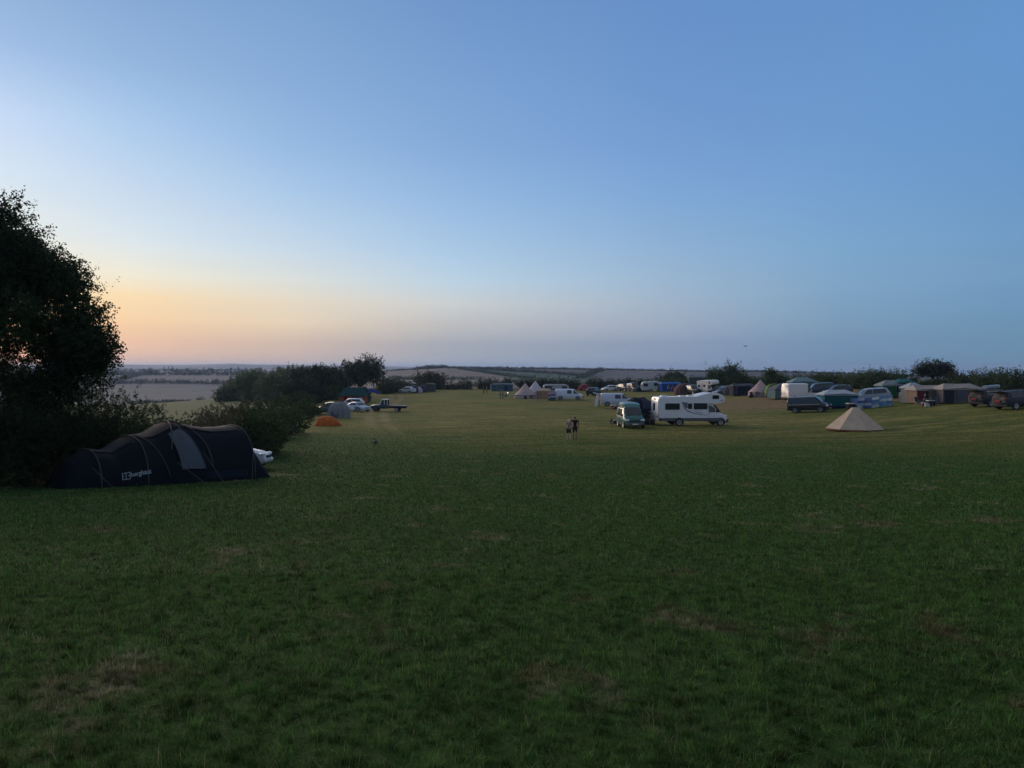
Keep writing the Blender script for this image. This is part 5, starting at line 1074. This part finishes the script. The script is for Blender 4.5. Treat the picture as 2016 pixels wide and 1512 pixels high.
# green camper
GRN = paint('camper_green', (.006, .095, .09)); 
van('green camper van with white high top facing the camera', GRN, P(1241, 841), A(-88), L_=4.8, H=1.95, side_win=((.6, 1.7), (1.9, 2.8)), hightop=paint('hightop_teal', (.07, .17, .17)), lower=paint('camper_green_low', (.01, .08, .075)), stripe=paint('stripe_pale', (.4, .5, .46)), bumper=paint('bumper_grey', (.1, .11, .12)))
DT = fabric('dark_awning', (.01, .014, .026)); DT2 = fabric('awning_purple', (.045, .045, .08))
o, S2 = tunnel('awning_tent', 'dark navy awning tent joined to the right side of the green camper van', G(1258, 80.5), A(3), [(-1.35, 2.6, 2.35), (-.6, 3.0, 2.75), (.5, 3.0, 2.75), (1.15, 2.9, 2.35), (1.35, 2.7, 1.6)], DT, poles=(-.6, .5, 1.15), polem=DT2, panels=[(.1, .95, .5, 1.2, DT2, 'window')], p=2.8)
camp_chair('dark folding chair between the green camper van and the motorhome', P(1277, 833), A(-60), DKC)
camp_table('green topped camping table beside the front of the green camper van', P(1271, 838), A(-8), TEAL, 1.1, .6, .65)
def plantpot(label, pos, m):
    o = thing('potted_plant', label, 'plant', pos); MB().lathe([(.1, 0), (.14, .24), (.15, .26)], n=12).build('pot', m, o, 40)
    v, f = leaves([(0, 0, .42, .2, .2, .2)], 260, .09, .6, 12, .06); link('foliage', npmesh('foliage', v, f, LEAF_OLIVE), o)
    MB().tube([(0, 0, .2), (0, 0, .45)], .012).build('stem', WOOD, o); return o
plantpot('bushy plant in a pale pot on the grass left of the green camper van', P(1203, 836), mat('pot_pale', (.3, .28, .25)))
cooler('small olive crate between the potted plant and the green camper van', P(1210, 834), A(20), mat('crate_olive', (.08, .08, .05)), .9, 'camp_crate')
# motorhome
mh = P(1357, 837); motorhome('white motorhome with overcab bed and dark swoosh on its side', mh, A(8))
rx = mh + Vector((math.cos(A(8)) * -3.84, math.sin(A(8)) * -3.84, .12)); rx.z = gz(rx.x, rx.y) + .32
bicycle('bicycle hung on the rack at the back of the white motorhome', rx, A(8) + A(90), paint('bike_dark', (.05, .05, .06)))
bicycle('red framed bicycle leaning behind the other on the motorhome rack', rx + Vector((-.17, 0, .03)), A(8) + A(90), paint('bike_red', (.2, .04, .03)))
# couple
MT = mat('tshirt_navy', (.007, .008, .014), .9); PT = fabric('patterned_top', (.3, .19, .22), var=.35, scale=9, trans=0)
c1 = P(1119.5, 868); c2 = P(1132, 866)
person('woman with blonde hair in a pinkish top and bare legs walking away beside a man', c1, A(96), SKIN, PT, DKC, HBL, 1.66, female=True, stride=.1, hair='long', long_top=True, armL=((-.03, .15, -.24), (.1, .1, -.44)), armR=((.0, .05, -.3), (.06, .03, -.54)), shoes=mat('shoe_pale', (.15, .13, .11)), sleeves=.5)
person('man in navy t-shirt and shorts walking away with his arm round the woman', c2, A(88), SKIN2, MT, MT, HBK, 1.8, stride=.14, armL=((-.06, .2, -.2), (-.1, .42, -.1)), armR=((.0, .08, -.29), (.08, .06, -.53)), shoes=mat('shoe_brown', (.06, .04, .03)))
# dog
def dog(label, pos, yaw):
    o = thing('dog', label, 'dog', pos, yaw); W_ = mat('fur_white', (.55, .53, .48), .9, var=.1); K_ = mat('fur_dark', (.035, .03, .025), .9)
    J = {'rp': ((-.2, 0, .3), .075), 'be': ((-.02, 0, .3), .07), 'ch': ((.14, 0, .31), .085), 'nk': ((.22, 0, .4), .05), 'hd': ((.28, 0, .48), .055), 'mz': ((.36, 0, .45), .028), 't1': ((-.28, 0, .36), .022), 't2': ((-.36, 0, .46), .012)}; E = [('rp', 'be'), ('be', 'ch'), ('ch', 'nk'), ('nk', 'hd'), ('hd', 'mz'), ('rp', 't1'), ('t1', 't2')]
    for k, s in (('l', 1), ('r', -1)):
        J['fa' + k] = ((.15, s * .06, .2), .03); J['fb' + k] = ((.14, s * .06, .1), .018); J['fc' + k] = ((.17, s * .06, .015), .018); E += [('ch', 'fa' + k), ('fa' + k, 'fb' + k), ('fb' + k, 'fc' + k)]
        J['ha' + k] = ((-.16, s * .065, .21), .045); J['hb' + k] = ((-.26, s * .06, .12), .018); J['hc' + k] = ((-.22, s * .06, .015), .018); E += [('rp', 'ha' + k), ('ha' + k, 'hb' + k), ('hb' + k, 'hc' + k)]
        J['e' + k] = ((.26, s * .05, .55), .012); E.append(('hd', 'e' + k))
    link('body', skinmesh('body', J, E, K_), o)
    link('bib', skinmesh('bib', {'a': ((.2, 0, .3), .085), 'b': ((.26, 0, .4), .055), 'c': ((.31, 0, .47), .05)}, [('a', 'b'), ('b', 'c')], W_), o); return o
dog('small dark dog with white chest on the open grass left of centre', P(739, 878), A(-100))

# --- back row behind the motorhome
BR1 = fabric('maroon', (.1, .045, .045)); DKT = fabric('dark_tent', (.018, .028, .04)); GRT = fabric('grey_tent', (.14, .16, .17))
car('hatch', 'white hatchback parked in the back row right of the black off road car', paint('white_b', (.62, .62, .62)), P(1200, 770), A(200))
car('hatch', 'grey hatchback second from the left in the back row', paint('grey_b', (.2, .22, .23)), P(1219, 769), A(120))
car('suv', 'dark green car with white lamps behind the van with open tailgate', paint('green_b', (.04, .05, .05)), P(1231, 770), A(-70))
van('dark high roofed van left of the white caravan in the back row', paint('dark_van', (.03, .035, .045)), P(1248, 771), A(-80), L_=4.9, H=2.1, name='parked_van')
dome('low dark tent against the left side of the white caravan', P(1262, 771), 0, 1.7, 1.3, 1.3, DKT)
caravan('white caravan left of the bright blue awning in the back row', P(1281, 771), A(176), 4.2, 2.35, paint('caravan_w', (.42, .44, .45)), wins=((.6, 1.6), (-1.7, -.7)))
frame_tent('narrow pale awning between the white caravan and the bright blue awning', P(1299, 770), 0, 1.0, 1.8, 1.8, 2.1, WHT, GRT, hip=.2)
BB = fabric('vivid_blue', (.01, .07, .33), trans=.3)
frame_tent('bright blue long awning in the back row', P(1320, 770), 0, 4.4, 2.4, 1.7, 2.1, fabric('vivid_blue_roof', (.03, .12, .36)), BB, panels=[(.7, 1.0, .1, 1.4, fabric('awn_red', (.1, .03, .05)), 'curtain'), (1.3, 1.6, .1, 1.3, fabric('awn_red', (.1, .03, .05)), 'curtain')], hip=.3)
person('person in brown top standing before the bright blue awning', P(1316, 773), A(-80), SKIN, BRC, DKC, HBR, 1.7, bare=False, stride=.03)
person('person in maroon top standing right of another before the bright blue awning', P(1324, 774), A(-100), SKIN, mat('cloth_maroon', (.1, .02, .03), .9), DKC, HBR, 1.75, bare=False, stride=.03)
lantern('bright warm lantern standing on the grass before the maroon dome tent', P(1331, 774) + Vector((0, 0, 0)), (1, .8, .55, 7))
lantern('warm lamp glowing inside the maroon dome tent entrance', P(1340, 774), (1, .6, .45, 1.2))
dome('maroon brown dome tent right of the bright blue awning', P(1348, 776), A(10), 2.2, 1.8, 2.1, BR1, door=fabric('maroon_door', (.3, .13, .11)))
frame_tent('long grey green tent behind the dark cars in the back row', G(1371, 200), 0, 4.2, 2.2, 1.8, 2.2, GRT, fabric('grey_green', (.07, .1, .1)), hip=.3)
car('suv', 'dark car with one white lamp right of the maroon dome tent', paint('dark_b', (.035, .04, .045)), P(1366, 776), A(-75))
car('hatch', 'dark hatchback nearest the left of the luton camper', paint('dark_c', (.03, .03, .035)), P(1378, 774), A(-120))
def luton(label, pos, yaw):
    CR = paint('cream_white', (.62, .58, .54)); o = van(label, CR, pos, yaw, L_=5.6, H=2.1, name='campervan', side_win=(), cat='campervan')
    prof = [(-2.75, .9), (-2.8, 2.9), (-2.6, 3.0), (1.6, 3.0), (2.1, 2.75), (2.25, 2.35), (2.1, 2.05), (.9, 2.0), (.9, .9)]
    MB().loft([[(x, y, z) for x, z in prof] for y in (-1.06, 1.06)]).build('living_box', CR, o, 30)
    for s in (-1, 1):
        for a, b_, z0, z1 in ((-2.4, -1.7, 1.6, 2.1), (-.6, 0, 1.6, 2.1), (1.2, 1.7, 2.3, 2.7), (-1.4, -.8, .95, 2.4)):
            q = [(a, s * 1.062, z0), (b_, s * 1.062, z0), (b_, s * 1.062, z1), (a, s * 1.062, z1)]; MB().panel(q if s < 0 else q[::-1], .02).build('door' if z0 < 1 else 'window', GLASS if z0 > 1 else paint('door_grey', (.4, .4, .42)), o)
    return o
luton('cream luton camper standing tall in the back row', P(1397, 775), A(-64)).scale = (.86, .86, .86)
frame_tent('pale green gazebo on poles right of the luton camper', G(1419, 178), 0, 3.4, 2.6, 2.3, 2.8, fabric('gazebo_green', (.13, .2, .19)), None, name='gazebo', cat='gazebo', hip=1.2)
frame_tent('dark tent standing under the pale green gazebo', G(1416, 181), 0, 2.8, 2.0, 1.6, 1.9, DKT, DKT, hip=.3)
car('hatch', 'blue grey hatchback right of the luton camper', paint('bluegrey', (.12, .17, .2)), P(1425, 777), A(200))
car('hatch', 'dark hatchback half behind the motorhome overcab', paint('dark_d', (.03, .035, .04)), P(1413, 776), A(160))
dome('dark blue tent between the blue grey hatchback and the long navy tent', P(1441, 777), 0, 1.6, 1.6, 1.7, fabric('dk_blue', (.02, .03, .05)))
frame_tent('long navy frame tent left of the pink striped bell tent', P(1461, 778), A(2), 3.9, 2.6, 1.7, 2.05, fabric('navy_pale', (.05, .06, .09)), fabric('navy_side', (.012, .02, .035)), panels=[(-1.6, -1.3, .1, 1.5, PUR, 'curtain'), (1.2, 1.35, .1, 1.5, WHT, 'pole_flap')], hip=.4)
PK2 = fabric('pink_bell', (.5, .37, .36), trans=.3)
bell_tent('pinkish bell tent right of the long navy frame tent', P(1497, 780), 2.0, 2.75, PK2, wall=.7, wallm=PK2, sag=.16, doorm=fabric('pk_door', (.45, .4, .4)))
for i, (px, py, yw, lab) in enumerate([(1481, 783, 40, 'dark folding chair at the left of the camp before the right hand bell tent'), (1490, 783, 120, 'grey folding chair before the right hand bell tent'), (1506, 783, 200, 'brown folding chair before the right hand bell tent'), (1513, 782, 250, 'dark folding chair right of the camp before the right hand bell tent')]):
    camp_chair(lab, P(px, py), A(yw), (DKC, GRC, BRC, DKC)[i])
camp_table('long dark table before the right hand bell tent', P(1498, 783), A(0), BRC, 1.5, .7, .65)
cooler('navy box at the left of the camp before the right hand bell tent', P(1479, 783), 0, DKC, 1.4, 'storage_box')
person('person in dark top sitting before the right hand bell tent', P(1489.5, 783), A(100), SKIN, DKC, DKC, HBR, 1.7, sit=True, bare=False)
# green tents and big grey dome
YG = fabric('lime', (.2, .32, .1), trans=.35); GN = fabric('green_pod', (.05, .16, .13)); 
tunnel('arched_tent', 'tent with lime green arched hood left of the grey domed tent', P(1521, 780), A(-90), [(-1.3, 2.2, 1.5), (-.5, 2.5, 1.95), (.6, 2.6, 2.05), (.75, 2.6, 2.05)], YG, poles=(-.5, .7), polem=fabric('lime_edge', (.3, .4, .2)))
dome('small green and teal dome tent under the lime arched hood', P(1527, 783), A(10), 1.15, 1.1, 1.45, GN, door=fabric('gn_door', (.06, .14, .17)))
GP = fabric('slate', (.1, .105, .14)); GPW = fabric('slate_wall', (.08, .15, .16))
o = frame_tent('large slate grey domed tent with teal walls left of the tall white van', P(1550, 784), A(4), 5.0, 3.0, 1.5, 2.35, GP, GPW, hip=1.6, overhang=.05)
van('tall white high roofed van standing behind the black camper van', paint('van_cream', (.62, .6, .58)), G(1574, 112), A(16), L_=4.6, H=2.5, W=2.1, side_win=(), rear='plain', name='parked_van').rotation_euler = (0, 0, A(14))
frame_tent('pale blue tent roof behind the tall white van', G(1580, 132), 0, 4.2, 2.6, 1.8, 2.5, fabric('pale_blue_r', (.16, .25, .28)), fabric('pale_blue_w', (.12, .2, .25)), hip=1.4)
car('suv', 'dark blue car behind the teal tent, left of two', paint('dkblue_e', (.03, .05, .09)), G(1612, 122), A(170))
car('hatch', 'black car behind the teal tent with white roof', paint('black_e', (.025, .025, .03)), G(1650, 118), A(185))
dome('dark igloo tent between the dark blue car and the black car', G(1632, 124), 0, 1.6, 1.4, 1.6, DKT)
BK = paint('van_black', (.02, .02, .023), .16)
van('black camper van with silver trim facing right by the tan cone tent', BK, P(1594, 811), A(-36), L_=4.9, H=1.95, side_win=((.5, 1.75), (1.9, 3.0)), stripe=paint('trim_silver', (.4, .38, .35), .2), bumper=BK).scale = (.94, .94, .94)
TW = fabric('teal_wall', (.01, .1, .11), trans=.25); NB = fabric('navy_skirt', (.01, .015, .05))
o = frame_tent('teal tent with white roof between the black camper van and the windbreak', P(1648, 803), A(-3), 3.9, 2.8, 1.75, 2.2, fabric('roof_silver', (.36, .42, .47)), TW, hip=1.0, panels=[(-1.9, 1.9, .01, .3, NB, 'skirt')])
cooler('dark crate right of the teal tent with white roof', P(1675, 806), A(10), DKC, 1.8, 'storage_box')
SB = paint('pickup_silver', (.26, .32, .4))
car('suv', 'silver blue off road car facing left behind the striped windbreak', SB, G(1712, 98), A(172), roof_bars=True)
B1 = fabric('wb_blue', (.05, .13, .28), trans=.3); B2 = fabric('wb_white', (.3, .38, .46), trans=.3); B3 = fabric('wb_purple', (.08, .1, .22)); B4 = fabric('wb_pale', (.11, .22, .38))
windbreak('blue and white striped windbreak in front of the silver blue car', [P(1674, 804), P(1688, 805), P(1702, 804), P(1716, 804), P(1731, 801), P(1746, 800), P(1757, 799)], 1.25, [[B1, B2, B3, B1], [B1, B2, B3, B2], [B3, B2, B3, B1], [B2, B4, B1, B2], [B4, B4, B2, B4], [B4, B1, B2, B4]])
cooler('white bag at the foot of the striped windbreak', P(1694, 806), A(12), WHT, .9, 'camp_bag', 'bag')
DG = fabric('deep_green', (.008, .06, .035), trans=.3)
frame_tent('open fronted deep green tent with grey roof right of the silver blue car', G(1752, 104), A(0), 2.9, 2.2, 1.8, 2.4, fabric('roof_grey', (.2, .24, .26)), DG, openside=('front',), hip=.9)
frame_tent('teal gazebo over the red and white towel', G(1778, 104), A(0), 2.0, 2.0, 2.1, 2.5, fabric('teal_gaz', (.02, .13, .13)), None, name='gazebo', cat='gazebo', hip=.6)
def towel(label, pos, w_, h_, z, m1, m2):
    o = thing('hanging_towel', label, 'towel', pos); 
    for nm, m, r_, off in (('border', m1, 1, 0), ('centre', m2, .55, -.02)):
        rings = [[(w_ * r_ * (i / 6 - .5), off + .04 * math.sin(i * 1.3), z + h_ * (.5 + r_ * (j / 4 - .5))) for i in range(7)] for j in range(5)]
        MB().loft(rings, cap=False, closed=False).build(nm, m, o, 60)
    MB().tube([(-w_ * .6, 0, z + h_ + .02), (w_ * .6, 0, z + h_ + .02)], .008).build('line', ROPE, o)
    for s in (-1, 1): MB().tube([(s * w_ * .6, 0, 0), (s * w_ * .6, 0, z + h_ + .05)], .015).build('post', POLE, o)
    return o
towel('red and white towel hanging between the teal gazebo and the beige tent', P(1776, 792), .75, 1.05, .15, fabric('towel_white', (.55, .42, .4)), fabric('towel_red', (.4, .03, .04)))
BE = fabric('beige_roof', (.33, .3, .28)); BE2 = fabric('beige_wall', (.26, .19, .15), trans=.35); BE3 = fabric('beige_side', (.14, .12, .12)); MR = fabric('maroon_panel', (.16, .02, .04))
pt = P(1822, 795)
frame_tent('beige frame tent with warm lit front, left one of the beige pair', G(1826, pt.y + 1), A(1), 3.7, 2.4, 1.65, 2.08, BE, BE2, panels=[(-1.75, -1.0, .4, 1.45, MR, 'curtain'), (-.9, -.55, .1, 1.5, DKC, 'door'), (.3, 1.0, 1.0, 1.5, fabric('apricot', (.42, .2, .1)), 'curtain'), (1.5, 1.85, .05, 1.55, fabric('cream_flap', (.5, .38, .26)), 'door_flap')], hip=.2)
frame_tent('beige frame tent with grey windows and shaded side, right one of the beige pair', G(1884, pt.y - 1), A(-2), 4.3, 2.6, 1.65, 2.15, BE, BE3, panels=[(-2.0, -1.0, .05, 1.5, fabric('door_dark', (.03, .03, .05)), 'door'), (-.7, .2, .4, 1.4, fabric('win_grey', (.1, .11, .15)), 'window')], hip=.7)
frame_tent('small silver awning roof between the teal gazebo and the beige pair', G(1797, pt.y + 3), 0, 1.8, 2.0, 1.9, 2.4, fabric('silver_roof', (.3, .35, .4)), GRT, hip=.7)
camp_table('dark kitchen table in front of the beige tent', P(1828, 798), A(4), DKC, 1.1, .6, .75)
cooler('large black box on the grass in front of the beige tent', P(1832, 799), A(4), DKC, 1.5, 'storage_box')
cooler('pink bucket box in front of the beige tent', P(1819, 800), A(4), fabric('pinkbox', (.3, .07, .09)), 1.0)
cooler('white box right of the pink box in front of the beige tent', P(1825, 801), A(-8), paint('wbox', (.5, .5, .5)), .9)
camp_chair('green folding chair right of the kitchen table by the beige tent', P(1840, 799), A(-100), TEAL)
camp_chair('dark folding chair left of the pink box by the beige tent', P(1808, 798), A(-70), DKC)
person('person in dark top sitting among the boxes before the beige tent', P(1821, 797), A(-60), SKIN, DKC, DKC, HBR, 1.7, sit=True, bare=False)
SUVB = paint('suv_navy', (.004, .007, .016), .5)
car('suv', 'dark car with roof box and raised boot lid right of the beige tents', SUVB, P(1954, 799), A(22), open_boot=True, roofbox=paint('roofbox_grey', (.2, .24, .26)))
car('suv', 'dark car with raised boot lid at the right edge of the photo', paint('suv_slate', (.005, .009, .02), .5), P(2006, 804), A(18), open_boot=True, roof_bars=True)
cooler('red crate inside the open boot at the right edge', P(1985, 801) + Vector((.3, .4, .75)), A(18), fabric('crate_red', (.3, .05, .05)), 1.1, 'camp_crate')
# tan cone tent
CT = fabric('cone_tan', (.5, .4, .3), trans=.2); 
o = bell_tent('tan cone shaped tent with flat top standing alone on the grass', P(1683, 846), 2.42, 1.9, CT, wall=.1, n=7, trim=None, name='cone_tent', top=.3, guys=0, yaw=A(11), sag=.02, lift=.02)
MB().lathe([(2.3, .0), (2.38, .03), (2.3, .05)], n=32).build('groundsheet', fabric('sheet_orange', (.35, .14, .06)), o)
# bird in the evening sky
b = thing('bird', 'small dark bird flying in the evening sky right of centre', 'bird', ((1467 - CX) / F * 120, 120, ZY(682, 120)), A(30))
link('body', skinmesh('body', {'a': ((-.22, 0, 0), .02), 'b': ((-.05, 0, 0), .06), 'c': ((.12, 0, .02), .05), 'd': ((.2, 0, .04), .03), 'e': ((.27, 0, .03), .01), 'wl': ((.02, .3, .14), (.07, .02)), 'wl2': ((-.04, .62, .08), (.04, .012)), 'wr': ((.02, -.3, .14), (.07, .02)), 'wr2': ((-.04, -.62, .08), (.04, .012))},
    [('a', 'b'), ('b', 'c'), ('c', 'd'), ('d', 'e'), ('b', 'wl'), ('wl', 'wl2'), ('b', 'wr'), ('wr', 'wr2')], HBK), b)

# ------------------------------------------------------------ haze
if HAZE:
    zlo = min(float(HZ.min()), -12) - 1; zhi = max(float(HZ.max()), 13) + 1; hb = MB().box((0, 4300, (zlo + zhi) / 2), (24000, 10400, zhi - zlo)); me = hb.mesh('haze', mat('dummy', (0, 0, 0)))
    hm = bpy.data.materials.new('haze_air'); hm.use_nodes = True; N = hm.node_tree.nodes; L = hm.node_tree.links; N.remove(N['Principled BSDF'])
    pv = N.new('ShaderNodeVolumePrincipled'); pv.inputs['Color'].default_value = (.4, .56, .84, 1); pv.inputs['Density'].default_value = HAZE; pv.inputs['Anisotropy'].default_value = .3
    L.new(pv.outputs[0], N['Material Output'].inputs['Volume']); me.materials.clear(); me.materials.append(hm)
    ho = tag(link('haze', me), kind='stuff'); print('terrain min/max', float(HZ.min()), float(HZ.max()))
scene.cycles.volume_bounces = 1; scene.cycles.max_bounces = 6; scene.cycles.transparent_max_bounces = 8
scene.cycles.sample_clamp_indirect = 3
